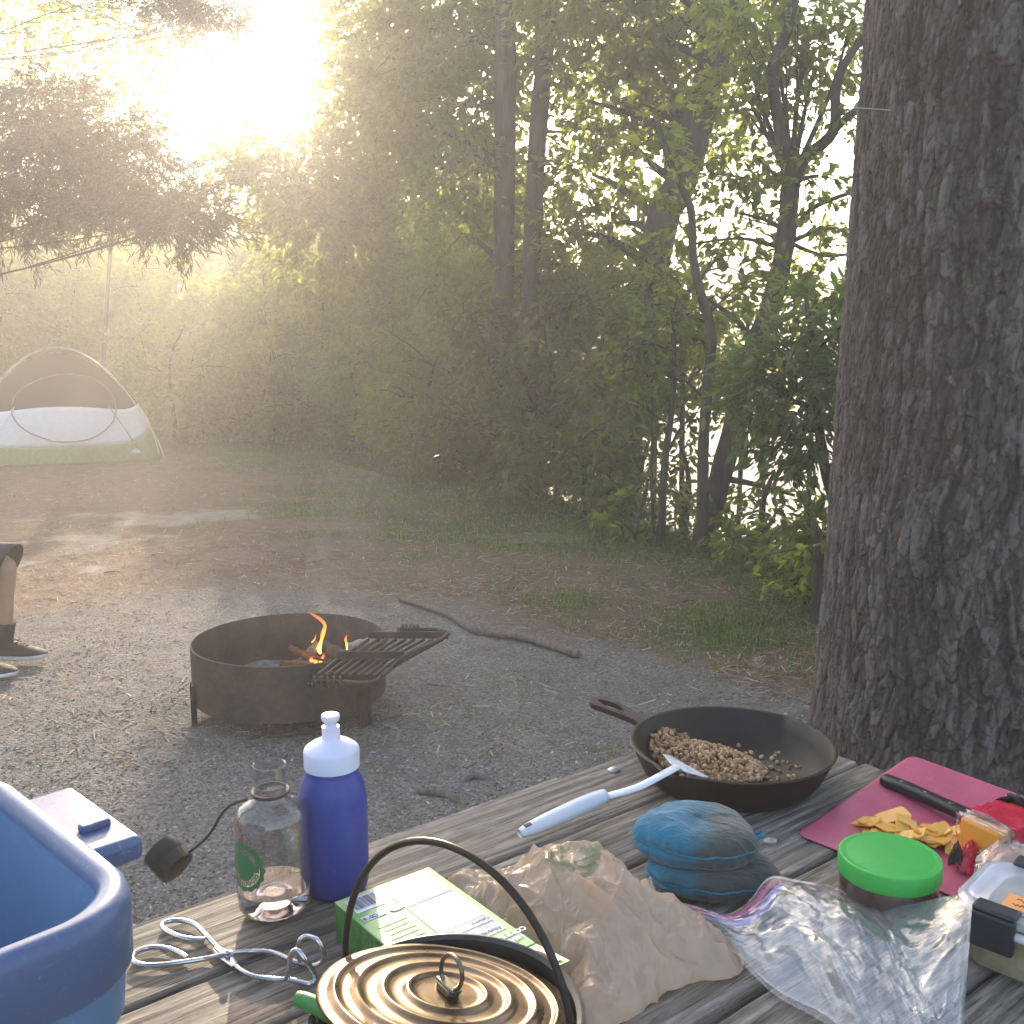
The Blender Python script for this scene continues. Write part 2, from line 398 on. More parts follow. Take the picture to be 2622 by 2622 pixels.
# grass blades
x, y = frame_pts(260000, 3.0, 19, 1.25)
g_, r_, s_ = zones(x, y); x, y = keep(x, y, np.clip(r_ * (1 - .93 * g_) + .03 * (1 - g_), 0, 1) * (1 - s_) * (edge_s(x, y) < 1.2) * (.25 + .75 * sstep(.38, .6, fbm(x * 1.7, y * 1.7, 3, 64))))
n = len(x)
T = np.array([(-.5, 0, 0), (.5, 0, 0), (.35, .12, .55), (-.35, .12, .55), (0, .5, 1.)]); 
V, _ = stamp(T, np.array([(0, 1, 2)]), np.stack([x, y, ground_z(x, y) - .003], -1), rotmats(n, .35), np.stack([.0035 + .004 * rng.random(n), .04 + .08 * rng.random(n), (.02 + .05 * rng.random(n) ** 1.5) * (1 + 1.6 * sstep(-1.0, .2, edge_s(x, y)))], -1))
b_ = (np.arange(n) * 5)[:, None]
FF = np.concatenate([b_ + [0, 1, 2], b_ + [0, 2, 3], b_ + [3, 2, 4]])
M_grass = leaf_mat('grass_blades', [(0, (.05, .085, .025)), (.6, (.10, .15, .045)), (.9, (.19, .19, .07)), (1, (.38, .30, .15))], (.34, .44, .08), .35, .6)
tag(mk('grass', V, FF, M_grass, smooth=False, attr={'lv': np.repeat(rng.random(n), 5)}), 'thin grass growing towards the top of the lake bank', 'grass', kind='stuff')

# ================================================================== TREES AND SHRUBS
DENS = 4.6
LT = np.array([(0, 0, 0), (-.26, .25, .05), (-.24, .65, .02), (0, 1, -.12), (.24, .65, .02), (.26, .25, .05)]); LF = np.array([(0, 3, 2, 1), (0, 5, 4, 3)])
def leaves(P, D, size, wid=1.0, tilt=.6, droop=.25):
    """leaf quads at P growing along D (n,3), sizes (n)"""
    n = len(P)
    D = D + rng.normal(0, .55, (n, 3)); D[:, 2] -= droop; D /= np.linalg.norm(D, axis=1, keepdims=True) + 1e-9
    Nn = np.stack([rng.normal(0, tilt, n), rng.normal(0, tilt, n), np.ones(n)], -1)
    X = np.cross(D, Nn); X /= np.linalg.norm(X, axis=1, keepdims=True) + 1e-9
    Z = np.cross(X, D); M = np.stack([X, D, Z], -1)
    sz = size * (.65 + .6 * rng.random(n))
    return stamp(LT, LF, P, M, np.stack([sz * wid, sz, sz], -1))
def blob_twigs(c, r, n, shell=.45):
    """twig base points inside an uneven ellipsoid"""
    d = rng.normal(0, 1, (n, 3)); d /= np.linalg.norm(d, axis=1, keepdims=True)
    k = (shell + (1 - shell) * rng.random(n)) ** .8
    lump = .75 + .5 * fbm(d[:, 0] * 2.2 + c[0] * 3, d[:, 1] * 2.2 + d[:, 2] * 2 + c[2] * 3, 2, 77)
    return np.asarray(c) + d * (k * lump)[:, None] * np.asarray(r), d
def crown(blobs, lsize, dens=1.0, per=9, wid=1.0, tlen=.22, droop=.25, tilt=.6):
    VV = []; FF = []; A = []; off = 0; tw = []
    for (c, r) in blobs:
        r = np.asarray(r, float); area = math.pi * (r[0] * r[2] + r[0] * r[1]) / 2
        nt = max(8, int(DENS * dens * area / (lsize * lsize * wid * .5) / per))
        P, d = blob_twigs(c, r, nt)
        dd = d * [1, 1, .45] + rng.normal(0, .35, (nt, 3)); dd[:, 2] -= droop * .6; dd /= np.linalg.norm(dd, axis=1, keepdims=True)
        k = rng.random((nt, per)); L = tlen * (.6 + .8 * rng.random(nt))
        Q = P[:, None, :] + dd[:, None, :] * (k * L[:, None])[..., None] + rng.normal(0, lsize * .22, (nt, per, 3))
        D = np.repeat(dd[:, None, :], per, 1)
        V, F = leaves(Q.reshape(-1, 3), D.reshape(-1, 3), lsize, wid, tilt, droop)
        n = nt * per
        base = np.repeat(rng.random(nt) * .55, per) + rng.random(n) * .45
        VV.append(V); FF.append(F + off); A.append(np.repeat(base, 6)); off += len(V); tw.append((P, dd, L))
    return np.concatenate(VV), np.concatenate(FF), np.concatenate(A), tw
def limbs(mb, path, blobs, tw, twig_r=.004, every=5, br=.35):
    """limbs from the trunk to each clump, with thin twigs"""
    pts = [p for p, r in path]
    for (c, r), (P, dd, L) in zip(blobs, tw):
        c = Vector(c); cand = [i for i, p in enumerate(pts) if p.z < c.z + .1] or [0]
        i = min(cand, key=lambda i: (pts[i] - c).length + .3 * abs(pts[i].z - (c.z - .6)))
        p0 = pts[i]; r0 = path[i][1] * br
        if (p0 - c).length > .15:
            mid = p0.lerp(c, .5) + Vector((random.uniform(-.1, .1), random.uniform(-.1, .1), random.uniform(-.05, .18))) * (p0 - c).length * .8
            sp = spline([p0, mid, c], 6); mb.tube(sp, [max(.006, r0 * (1 - .75 * j / len(sp))) for j in range(len(sp))], 6)
        every = max(every, len(P) // 7)
        for q in range(0, len(P), every):
            e = Vector(P[q] + dd[q] * L[q]); s0 = (sp[random.randrange(2, len(sp))] if (p0 - c).length > .15 else c) ; m = s0.lerp(Vector(P[q]), .6) + Vector((0, 0, .03))
            mb.tube([s0, m, Vector(P[q]), e], [twig_r * 1.8, twig_r * 1.3, twig_r, twig_r * .5], 4, cap=False)
def bark_mat(name, dark, lite, sc=14):
    t = NT(name); v = t.coords('Object', (1, 1, .22)); n = t.noise(v, sc, 6, .7, .4)
    t.col(t.ramp(n, [(.3, dark), (.7, lite)])).set(rough=.9, spec=.2); t.bump(n, .9, .02); return t.m
M_bark = bark_mat('bark_grey', (.035, .028, .022), (.13, .11, .09)); M_bark2 = bark_mat('bark_brown', (.04, .028, .02), (.12, .085, .06), 20)
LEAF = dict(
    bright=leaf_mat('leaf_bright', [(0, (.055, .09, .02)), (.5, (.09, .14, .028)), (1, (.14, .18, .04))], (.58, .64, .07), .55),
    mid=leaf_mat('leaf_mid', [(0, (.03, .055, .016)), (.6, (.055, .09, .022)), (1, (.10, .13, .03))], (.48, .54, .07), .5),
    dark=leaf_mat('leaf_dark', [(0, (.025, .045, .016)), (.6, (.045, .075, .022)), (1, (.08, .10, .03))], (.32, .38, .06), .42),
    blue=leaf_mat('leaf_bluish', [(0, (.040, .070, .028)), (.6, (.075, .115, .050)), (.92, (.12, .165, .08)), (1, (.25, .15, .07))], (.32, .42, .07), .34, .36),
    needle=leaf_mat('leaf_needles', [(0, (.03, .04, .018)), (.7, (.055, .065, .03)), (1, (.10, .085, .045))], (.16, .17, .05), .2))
def tree(name, label, path, blobs, leafkind='mid', lsize=.085, dens=1., group=None, bark=None, wid=1., tlen=.22, droop=.25, extra=None, per=9, every=5, cat='tree', tr_name='trunk', br=.35, tilt=.6, twig_r=.004):
    """path: [(Vector, radius)] trunk from the ground up; blobs: [(centre, (rx,ry,rz))]"""
    base = path[0][0]; root = thing(name, label, cat, tuple(base), 0, group)
    V, F, A, tw = crown(blobs, lsize, dens, per, wid, tlen, droop, tilt)
    mb = MB(); sp = spline([p for p, r in path], 5); rs = np.interp(np.linspace(0, len(path) - 1, len(sp)), range(len(path)), [r for p, r in path])
    lumpy = [r * (1 + .10 * math.sin(i * 1.9) * random.random()) for i, r in enumerate(rs)]
    mb.tube(sp, lumpy, 14)
    limbs(mb, [(p, r) for p, r in zip(sp, rs)], blobs, tw, every=every, br=br, twig_r=twig_r)
    for e in (extra or []):
        q = spline([p for p, r in e], 5); mb.tube(q, list(np.interp(np.linspace(0, len(e) - 1, len(q)), range(len(e)), [r for p, r in e])), 10)
    mb.V = [tuple(Vector(v) - base) for v in mb.V]
    mb.build(tr_name, bark or M_bark, root, angle=180)
    mk('crown', V - np.array(base), F, LEAF[leafkind], root, smooth=False, attr={'lv': A})
    return root
def B(px, py, Y, r, rz=None, ry=None):
    """a leaf clump seen at px,py (1932-wide pixels) at distance Y, radius r in those pixels"""
    p = at(px, py, Y); q = 1.12 * r / 1932 * Y; qz = 1.12 * (rz or r) / 1932 * Y
    return (tuple(p), (q, (ry or min(q, .9)), qz))
def gp(x, y, dz=-.05): return Vector((x, y, float(ground_z(np.array([x]), np.array([y]))[0]) + dz))
def TP(pts, Y, r0, r1, y2=None):
    """trunk through pixels; starts at the ground under the first"""
    m = len(pts); out = []
    for i, (a_, b_) in enumerate(pts):
        yy = Y if y2 is None else Y + (y2 - Y) * i / (m - 1)
        out.append((at(a_, b_, yy), r0 + (r1 - r0) * i / (m - 1)))
    p0 = out[0][0]; g = gp(p0.x, p0.y)
    if p0.z > g.z + .05: out.insert(0, (g, r0 * 1.15))
    return out
# --- forked tree in front of the lake
Y = 7.4
fk = TP([(1328, 1020), (1365, 878), (1391, 783), (1426, 649), (1456, 573), (1481, 461), (1492, 345)], Y, .085, .068, 7.8)
ex = [[(at(1492, 350, 7.8), .055), (at(1470, 235, 7.8), .045), (at(1459, 126, 7.8), .04), (at(1490, 45, 7.8), .036), (at(1502, -60, 7.8), .03)],
      [(at(1490, 350, 7.8), .055), (at(1518, 300, 7.8), .045), (at(1572, 248, 7.7), .04), (at(1577, 168, 7.6), .035), (at(1600, 110, 7.6), .03), (at(1660, 30, 7.5), .025)],
      [(at(1560, 262, 7.7), .03), (at(1600, 220, 7.6), .028), (at(1660, 180, 7.5), .02)],
      [(at(1485, 450, 7.8), .02), (at(1530, 395, 7.7), .018), (at(1600, 365, 7.6), .014)],
      [(at(1480, 470, 7.8), .018), (at(1400, 450, 7.8), .012), (at(1310, 460, 7.8), .008)],
      [(at(1483, 455, 7.8), .018), (at(1560, 483, 7.7), .012), (at(1640, 470, 7.6), .008)],
      [(at(1352, 900, 7.5), .03), (at(1430, 915, 7.3), .018), (at(1500, 935, 7.2), .01)],
      [(at(1420, 660, 7.6), .025), (at(1395, 610, 7.6), .02), (at(1330, 560, 7.5), .012)]]
tree('deciduous_tree', 'forked tree at the lake edge whose dark trunk splits into two crooked limbs', fk,
     [B(1450, 60, 8, 75), B(1540, 120, 8, 55), B(1405, 170, 8.2, 60), B(1545, 330, 7.6, 45), B(1570, 430, 7.6, 42), B(1430, 300, 8.2, 55), B(1385, 400, 8, 50), B(1540, 20, 8, 50), B(1590, 230, 7.8, 30),
      B(1370, 330, 8.4, 34), B(1545, 540, 7.5, 55), B(1470, 520, 7.7, 40), B(1400, 20, 8.4, 60), B(1440, 200, 8, 45), B(1600, 60, 8, 45)], 'mid', .075, 1.15, extra=ex)
# --- thick leaning trunk
tree('deciduous_tree', 'thickest leaning trunk of the lakeside trees, slanting up to the right', TP([(1180, 800), (1205, 640), (1249, 420), (1283, 348), (1312, 252), (1337, 147), (1387, 0), (1430, -120)], 10, .17, .125),
     [B(1150, 60, 11., 100), B(1260, 70, 11.4, 80), B(1200, 190, 11.4, 80), B(1110, 190, 10.8, 75), B(1215, 290, 11.2, 60), B(1350, 230, 11.4, 60), B(1120, 330, 10.6, 70), B(1165, 420, 10.4, 55), B(1400, 40, 11.3, 70), B(1290, 150, 11.6, 60),
      B(1230, 30, 11, 80), B(1260, 200, 11, 70), B(1080, 440, 10.6, 55), B(1195, 520, 10, 60), B(1260, -60, 10, 110), B(1090, -60, 10, 110)], 'mid', .09, 1.15)
# --- slender winding stem
tree('young_tree', 'slender winding grey stem between the leaning trunk and the forked tree', TP([(1325, 1000), (1326, 897), (1328, 821), (1337, 713), (1342, 629), (1320, 545), (1308, 483), (1304, 399), (1287, 357), (1262, 300), (1240, 230)], 7.1, .042, .02),
     [B(1250, 330, 7.2, 45), B(1285, 430, 7.2, 28), B(1370, 560, 7.2, 45), B(1385, 480, 7.3, 35), B(1240, 600, 7.4, 45), B(1200, 700, 7.4, 40), B(1300, 640, 7.6, 40), B(1230, 240, 7.4, 45)], 'mid', .075, .9, tlen=.15)
tree('young_tree', 'thin dark sapling with two forked stems in front of the bright water', TP([(1247, 1004), (1254, 878), (1266, 783), (1272, 700), (1270, 620)], 7.3, .03, .014),
     [B(1200, 640, 7.4, 45), B(1275, 580, 7.5, 45), B(1180, 760, 7.4, 40), B(1300, 770, 7.6, 26), B(1240, 690, 7.5, 35)], 'dark', .075, 1.0, tlen=.15,
     extra=[[(at(1232, 1004, 7.35), .012), (at(1229, 880, 7.35), .011), (at(1231, 760, 7.35), .008), (at(1215, 690, 7.4), .005)], [(at(1262, 850, 7.3), .012), (at(1290, 800, 7.3), .009), (at(1325, 790, 7.3), .005)]])
# --- twin straight trunks
tree('deciduous_tree', 'straight tall trunk on the left of the close pair left of the leaning tree', TP([(942, 800), (945, 640), (950, 500), (955, 0), (958, -150)], 11, .125, .10),
     [B(930, 60, 11.6, 100), B(840, 60, 11.8, 95), B(850, 190, 11.6, 95), B(730, 110, 12, 85), B(760, 230, 11.8, 75), B(900, 330, 11.4, 85), B(830, 320, 11.8, 80), B(920, 200, 11.8, 80), B(870, 440, 11.5, 70), B(850, -60, 11.5, 120)], 'mid', .09, 1.3)
tree('deciduous_tree', 'slightly bent trunk on the right of the close pair left of the leaning tree', TP([(998, 800), (998, 660), (1000, 560), (1015, 250), (1035, 30), (1045, -120)], 10.8, .10, .085),
     [B(1040, 60, 11.2, 65), B(1000, 400, 11.3, 60), B(1050, 330, 11.2, 45), B(980, 520, 11.2, 60), B(1060, 500, 11.2, 60), B(980, 30, 11.2, 60), B(1070, 250, 11.4, 30), B(1070, 590, 10.8, 60)], 'mid', .085, 1.1)
# --- tree right under the sun
tree('deciduous_tree', 'leafy tree whose top stands just below and right of the low sun', TP([(690, 830), (690, 600), (700, 400), (720, 200), (760, 0)], 17, .12, .07),
     [B(455, 304, 13.6, 34), B(425, 325, 13.6, 34), B(515, 312, 13.6, 38), B(605, 300, 13.6, 36), B(612, 345, 13.8, 70), B(505, 340, 13.8, 62), B(700, 300, 14, 90), B(760, 400, 14, 90), B(655, 430, 14, 90), B(560, 430, 14, 70),
      B(668, 200, 13.8, 52), B(715, 95, 13.8, 66), B(690, 20, 13.8, 58), B(770, 60, 14, 80), B(780, 180, 14, 80), B(665, 305, 13.2, 52), B(720, 200, 13.4, 70), B(600, 400, 13.2, 70)], 'mid', .10, 1.45, tlen=.3)
# --- airy maple top left
tree('deciduous_tree', 'airy light green maple with see-through leaves at the top of the gap', TP([(190, 800), (200, 600), (215, 400), (235, 300), (260, 190), (330, 60)], 16, .035, .012),
     [B(60, 50, 16, 55), B(95, 125, 16, 50), B(230, 70, 16, 42), B(255, 130, 16, 38), B(180, 190, 16, 50), B(270, 185, 16, 30), B(150, 20, 16, 50), B(295, 260, 16, 24), B(310, 40, 16, 38), B(350, 60, 16, 24), B(20, 190, 16, 60), B(225, 240, 16, 38), B(100, 230, 16, 50), B(20, -20, 16, 70)], 'bright', .10, .62, tlen=.35)
# --- dark pine boughs left
tree('pine_tree', 'dark pine reaching long drooping needle boughs in from the left of the frame', TP([(-110, 900), (-100, 600), (-95, 300), (-90, 0), (-80, -200)], 10, .2, .14),
     [B(60, 235, 9.6, 85, 34), B(175, 265, 9.6, 75, 34), B(255, 312, 9.6, 60, 36), B(120, 340, 9.8, 85, 46), B(20, 345, 9.8, 70, 46), B(315, 368, 9.6, 56, 32), B(340, 425, 9.8, 60, 24), B(220, 395, 9.8, 66, 26), B(372, 400, 9.6, 44, 16), B(90, 170, 9.8, 50, 24), B(30, 430, 10.4, 60, 20)],
     'needle', .10, 1.2, wid=.14, tlen=.34, droop=.15, per=22, every=2, bark=M_bark2, tilt=1.2, br=.06)
tree('pine_tree', 'pine whose feathery bough hangs into the bright sky above the gap', TP([(-160, 800), (-150, 300), (-60, -80), (250, -60), (380, 10)], 15.5, .10, .03),
     [B(350, 14, 14.6, 44, 20), B(405, 20, 14.6, 44, 20), B(428, 45, 14.6, 28, 13), B(372, 50, 14.6, 28, 12), B(290, -10, 14.6, 50, 24)], 'needle', .11, .9, wid=.13, tlen=.28, droop=.1, per=22, every=2, bark=M_bark2, tilt=1.2, br=.2)
# --- understory
def shrub(label, px, Y, ytop, ybase, w_, kind, lsize=.08, dens=1.1, group=None, name='shrub', wid=1., tlen=.2, nb=None, top_air=0):
    h = ybase - ytop; nb = nb or max(4, int(h * w_ / 6500)); bl = []
    for i in range(nb):
        f = (i + .5) / nb; yy = ybase - h * (.08 + .86 * f); xx = px + random.uniform(-.5, .5) * w_ * (1 - .45 * f)
        rr = random.uniform(.30, .42) * w_ * (1.05 - .4 * f)
        bl.append(B(xx, yy, Y + random.uniform(-.6, .6), rr, rr * random.uniform(.7, 1.)))
    p = at(px, ybase, Y); st = [(gp(p.x, p.y), .03), (at(px + random.uniform(-15, 15), (ybase + ytop) / 2, Y), .022), (at(px + random.uniform(-30, 30), ytop + h * .15, Y), .010)]
    return tree(name, label, st, bl, kind, lsize, dens, group, tlen=tlen, wid=wid, cat='shrub' if name == 'shrub' else 'tree', tr_name='stem' if name == 'shrub' else 'trunk', br=.6, every=7)
GR = 'leafy understory trees behind the clearing'
LAB = ['pale sunlit understory tree at the left edge behind the tent', 'pale understory tree just behind the tent roof', 'sunlit understory tree between the tent and the sun gap', 'bushy sunlit tree right of the tent',
       'yellow green tree in the haze left of the middle', 'hazy bush tree below the low sun', 'rounded hazy tree left of the close pair of trunks', 'dusky bush tree directly left of the close pair of trunks']
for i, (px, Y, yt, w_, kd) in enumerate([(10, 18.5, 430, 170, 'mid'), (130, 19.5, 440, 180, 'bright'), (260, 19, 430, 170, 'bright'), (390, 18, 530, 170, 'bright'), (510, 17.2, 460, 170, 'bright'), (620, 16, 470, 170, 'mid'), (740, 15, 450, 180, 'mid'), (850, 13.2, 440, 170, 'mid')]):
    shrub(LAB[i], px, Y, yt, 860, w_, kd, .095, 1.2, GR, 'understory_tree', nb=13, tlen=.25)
tree('understory_tree', 'spindly hazy sapling standing in front of the sunlit bushes', TP([(330, 800), (320, 690), (345, 620)], 15.5, .03, .012), [B(330, 740, 15.5, 70), B(400, 680, 15.8, 65), B(440, 770, 15.6, 70), B(270, 680, 15.8, 60)], 'mid', .085, 1.1, cat='tree')
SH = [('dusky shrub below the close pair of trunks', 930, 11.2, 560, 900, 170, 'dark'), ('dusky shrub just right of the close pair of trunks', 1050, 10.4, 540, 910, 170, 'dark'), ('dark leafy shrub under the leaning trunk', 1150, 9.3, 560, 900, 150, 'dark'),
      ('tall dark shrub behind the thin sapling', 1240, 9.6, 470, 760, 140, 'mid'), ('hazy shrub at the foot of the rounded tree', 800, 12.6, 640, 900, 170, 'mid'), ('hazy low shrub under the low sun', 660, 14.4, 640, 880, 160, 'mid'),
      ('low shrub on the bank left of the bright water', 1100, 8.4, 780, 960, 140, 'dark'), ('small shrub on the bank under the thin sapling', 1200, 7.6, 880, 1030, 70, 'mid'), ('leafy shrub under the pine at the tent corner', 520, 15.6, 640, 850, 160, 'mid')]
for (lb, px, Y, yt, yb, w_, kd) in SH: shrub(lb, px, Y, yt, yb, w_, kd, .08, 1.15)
tree('shrub', 'big bluish green shrub with narrow leaves against the huge trunk', [(gp(2.1, 5.7), .035), (at(1560, 900, 5.7), .03), (at(1540, 700, 5.7), .02), (at(1520, 560, 5.7), .01)],
     [B(1560, 560, 5.9, 40), B(1540, 650, 5.8, 60), B(1470, 660, 5.8, 50), B(1430, 740, 5.8, 50), B(1500, 740, 5.7, 60), B(1570, 740, 5.6, 50), B(1420, 790, 5.8, 36, 20), B(1500, 820, 5.7, 60, 40), B(1560, 850, 5.6, 50), B(1550, 1010, 5.5, 50, 45), B(1590, 620, 5.7, 50), B(1500, 1040, 5.6, 40, 20)],
     'blue', .085, 1.7, wid=.62, tlen=.2, droop=.2, cat='shrub', tr_name='stem', br=.6)
shrub('yellow green shrub low between the bluish shrub and the water', 1500, 6.0, 1040, 1130, 90, 'bright', .06, .7)
shrub('dark shrub hugging the left side of the huge trunk base', 1540, 5.2, 960, 1100, 70, 'mid', .06, .8)

for i, (px, Y, yt, w_, kd, lb) in enumerate([(-40, 25, 380, 260, 'mid', 'far hazy tree at the left edge of the picture'), (140, 26, 400, 260, 'bright', 'far hazy tree rising behind the tent'), (290, 27, 380, 220, 'mid', 'far low hazy tree right behind the gap'),
        (450, 25, 425, 220, 'mid', 'far hazy tree standing under the left part of the gap'), (600, 24, 400, 260, 'mid', 'far hazy tree standing exactly below the sun'), (760, 22, 330, 260, 'mid', 'far hazy tree to the right of the sun'), (900, 19, 250, 230, 'mid', 'far tree filling in behind the close pair of trunks')]):
    shrub(lb, px, Y, yt, 800, w_, kd, .13, 1.1, 'far trees behind the clearing', 'far_tree', nb=16, tlen=.35)
for (lb, px, Y, yt, yb, w_, kd) in [('dense dusky bush in the middle of the thicket', 1000, 12.4, 430, 860, 200, 'mid'), ('dense dusky bush behind the leaning trunk', 1130, 11.6, 440, 860, 200, 'mid'), ('green bush right behind the winding stem', 1300, 9.2, 500, 760, 150, 'mid'),
        ('low leafy bush left of the sapling foot', 1010, 9.6, 800, 960, 150, 'dark'), ('low leafy bush on the bank below the rounded tree', 880, 11.3, 780, 920, 170, 'dark'), ('low leafy bush at the foot of the forked tree', 1390, 7.0, 985, 1075, 90, 'mid')]: shrub(lb, px, Y, yt, yb, w_, kd, .085, 1.2)
for (lb, px, Y, yt, yb, w_) in [('sparse leafy shrub in front of the bright water between the stems', 1290, 7.9, 800, 1010, 110), ('sparse leafy shrub in front of the bright water right of the forked tree', 1440, 7.0, 860, 1050, 110), ('sparse leafy shrub hanging over the water beside the bluish shrub', 1510, 6.7, 900, 1060, 90), ('sparse leafy shrub at the left end of the bright water', 1200, 8.4, 800, 980, 90)]:
    shrub(lb, px, Y, yt, yb, w_, 'mid', .065, .7, tlen=.22)
# far edge trees behind the sapling, lake side
shrub('backlit yellow green tree behind the forked trunk', 1400, 10.5, 540, 790, 150, 'bright', .08, 1.1, name='understory_tree')
shrub('backlit bright tree between the forked trunk and the huge trunk', 1540, 9.5, 480, 760, 110, 'bright', .08, .95, name='understory_tree')
for (lb, x_, y_, h_, kd) in [('broad shrub at the water edge hidden to the right of the huge trunk', 3.4, 5.6, 1.3, 'mid'), ('taller shrub at the water edge far to the right of the huge trunk', 4.8, 5.0, 1.7, 'dark'), ('low shrub at the water edge just right behind the huge trunk', 2.7, 5.9, 1.0, 'blue')]:
    g0 = gp(x_, y_); tree('shrub', lb, [(g0, .03), (g0 + Vector((.05, .05, h_ * .5)), .02), (g0 + Vector((.1, 0, h_ * .9)), .01)], [((x_ + random.uniform(-.4, .4), y_ + random.uniform(-.3, .3), h_ * f + g0.z), (.42, .4, .34)) for f in (.2, .35, .5, .65, .8, .9)], kd, .075, .8, cat='shrub', tr_name='stem', br=.6)
# verge weeds: uncountable low broad leaves
x, y = frame_pts(12000, 4.6, 18, 1.2); e = edge_s(x, y); m = (e > -1.1) & (e < .9) & (rng.random(len(x)) < sstep(-1.1, 0, e) * sstep(.35, .55, fbm(x * 1.5, y * 1.5, 3, 91))); x, y = x[m], y[m]; n = len(x)
hh = .04 + .28 * rng.random(n) * sstep(-1.0, .3, e[m]); P = np.stack([x, y, ground_z(x, y) + hh], -1)
P = np.repeat(P, 4, 0) + rng.normal(0, .035, (n * 4, 3)); V, F = leaves(P, rng.normal(0, 1, (n * 4, 3)) * [1, 1, .3], .055, 1., .5, .1)
tag(mk('weeds', V, F, LEAF['blue'], smooth=False, attr={'lv': np.repeat(rng.random(n * 4) * .85, 6)}), 'low broad leaved weeds along the top of the bank', 'weeds', kind='stuff')

# ------------------------------------------------------------------ the huge trunk by the table
def big_trunk():
    root = thing('pine_tree', 'massive rough barked tree trunk standing right behind the end of the picnic table', 'tree', (1.44, 3.12, 0))
    nth, nz = 760, 1150; zt = 3.4
    th = np.linspace(0, 2 * np.pi, nth, endpoint=False); z = np.linspace(-.08, zt, nz); TH, Z = np.meshgrid(th, z)
    r = .445 - .012 * Z + .055 * np.exp(-np.clip(Z + .08, 0, 9) / .22) * (.7 + .5 * np.sin(TH * 5 + 1)) + .012 * np.sin(TH * 3 + Z * .7)
    u = TH * .445
    w1 = fbm(u * 5, Z * 2.2, 3, 5) - .5; w2 = fbm(u * 22, Z * 9, 3, 7) - .5; w3 = fbm(u * 60, Z * 30, 2, 8) - .5
    def F_(uu):
        f1, f2, c1 = vor(uu * 27 + w1 * 2.6 + w2 * 1.3, Z * 8.5 + w1 * 2.0 + w2 * 1.5, 3, 1.); g1, g2, c2 = vor(uu * 64 + w2 * 2.2 + w3 * .8, Z * 25 + w2 * 2.5, 9, 1.); h1, h2, c3 = vor(uu * 110 + w3 * 1.5, Z * 55 + w3, 11, 1.)
        rid = 1 - np.abs(fbm(uu * 26 + w1 * 3, Z * 2.6 + w2, 4, 12) - .5) * 3.2; fine = fbm(uu * 160, Z * 55, 3, 19)
        plate = sstep(.0, .22, f2 - f1)
        return plate * .16 + c1 * .22 + sstep(.0, .25, g2 - g1) * .12 + c2 * .24 + c3 * .10 + rid * .30 + fine * .20
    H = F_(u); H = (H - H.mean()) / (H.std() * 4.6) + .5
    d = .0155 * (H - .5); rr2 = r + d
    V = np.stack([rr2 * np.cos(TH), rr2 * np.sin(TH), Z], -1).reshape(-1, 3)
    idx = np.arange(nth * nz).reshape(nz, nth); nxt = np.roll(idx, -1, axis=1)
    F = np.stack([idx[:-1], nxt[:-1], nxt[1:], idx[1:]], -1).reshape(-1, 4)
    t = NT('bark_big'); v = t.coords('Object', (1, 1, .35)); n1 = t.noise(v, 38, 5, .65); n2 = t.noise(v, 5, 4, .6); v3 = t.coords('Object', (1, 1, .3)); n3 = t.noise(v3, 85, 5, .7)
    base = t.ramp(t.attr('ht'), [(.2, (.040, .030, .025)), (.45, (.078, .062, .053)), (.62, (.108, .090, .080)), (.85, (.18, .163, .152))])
    c = t.mix(t.ramp(n1, [(.35, 0.), (.7, .55)]), base, (.095, .080, .072)); c = t.mix(t.ramp(n2, [(.5, 0.), (.75, .5)]), c, (.055, .043, .035))
    c = t.mix(t.ramp(n3, [(.60, 0.), (.72, .6)]), c, (.27, .26, .265))
    t.col(c).set(rough=.9, spec=.2); t.bump(n3, .6, .006)
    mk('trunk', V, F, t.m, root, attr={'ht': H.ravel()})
    # upper trunk, limbs and high crown above the picture
    mb = MB(); mb.tube([(0, 0, zt - .03), (.05, .02, 7), (0, .1, 11)], [.41, .33, .16], 20)
    bl = []
    for i in range(11):
        a = i * 2.4; z_ = 7 + i * .5; q = 2.2 - .12 * i
        c_ = (1.44 + .8 + math.cos(a) * q * .9, 3.12 - 1.2 + math.sin(a) * q * .9, z_); bl.append((c_, (1.1, 1.1, .45)))
        mb.tube([(0, 0, z_ - .4), (c_[0] - 1.44, c_[1] - 3.12, z_)], [.07, .02], 7)
    mb.build('upper_trunk', M_bark, root)
    V, F, A, tw = crown(bl, .14, .9, 20, .14, .35, .1, 1.2); mk('crown', V - np.array([1.44, 3.12, 0]), F, LEAF['needle'], root, smooth=False, attr={'lv': A})
    nl = MB().tube([at(1612, 204, 2.93) - Vector((1.44, 3.12, 0)), at(1640, 205, 2.91) - Vector((1.44, 3.12, 0)), at(1680, 208, 2.90) - Vector((1.44, 3.12, 0))], .0018, 8)
    nl.build('nail', plain('nail_metal', (.45, .45, .45), .4, .9), root)
big_trunk()
# ================================================================== HAZE
def haze():
    hb = MB().box((0, 42, 5.3), (282, 184, 17.8)).build('haze', None, smooth=False)
    m = bpy.data.materials.new('haze_air'); m.use_nodes = True; n = m.node_tree.nodes; n.remove(n['Principled BSDF'])
    pv = n.new('ShaderNodeVolumePrincipled'); pv.inputs['Density'].default_value = HAZE_D; pv.inputs['Anisotropy'].default_value = HAZE_G  # smoky air, its scattering also stands in for veiling glare of the lens
    pv.inputs['Color'].default_value = (.97, .925, .885, 1)
    m.node_tree.links.new(pv.outputs[0], n['Material Output'].inputs['Volume']); hb.data.materials.append(m)
    tag(hb, 'thin sunlit smoke and haze in the air, also standing in for lens glare', 'haze', kind='stuff')
haze()
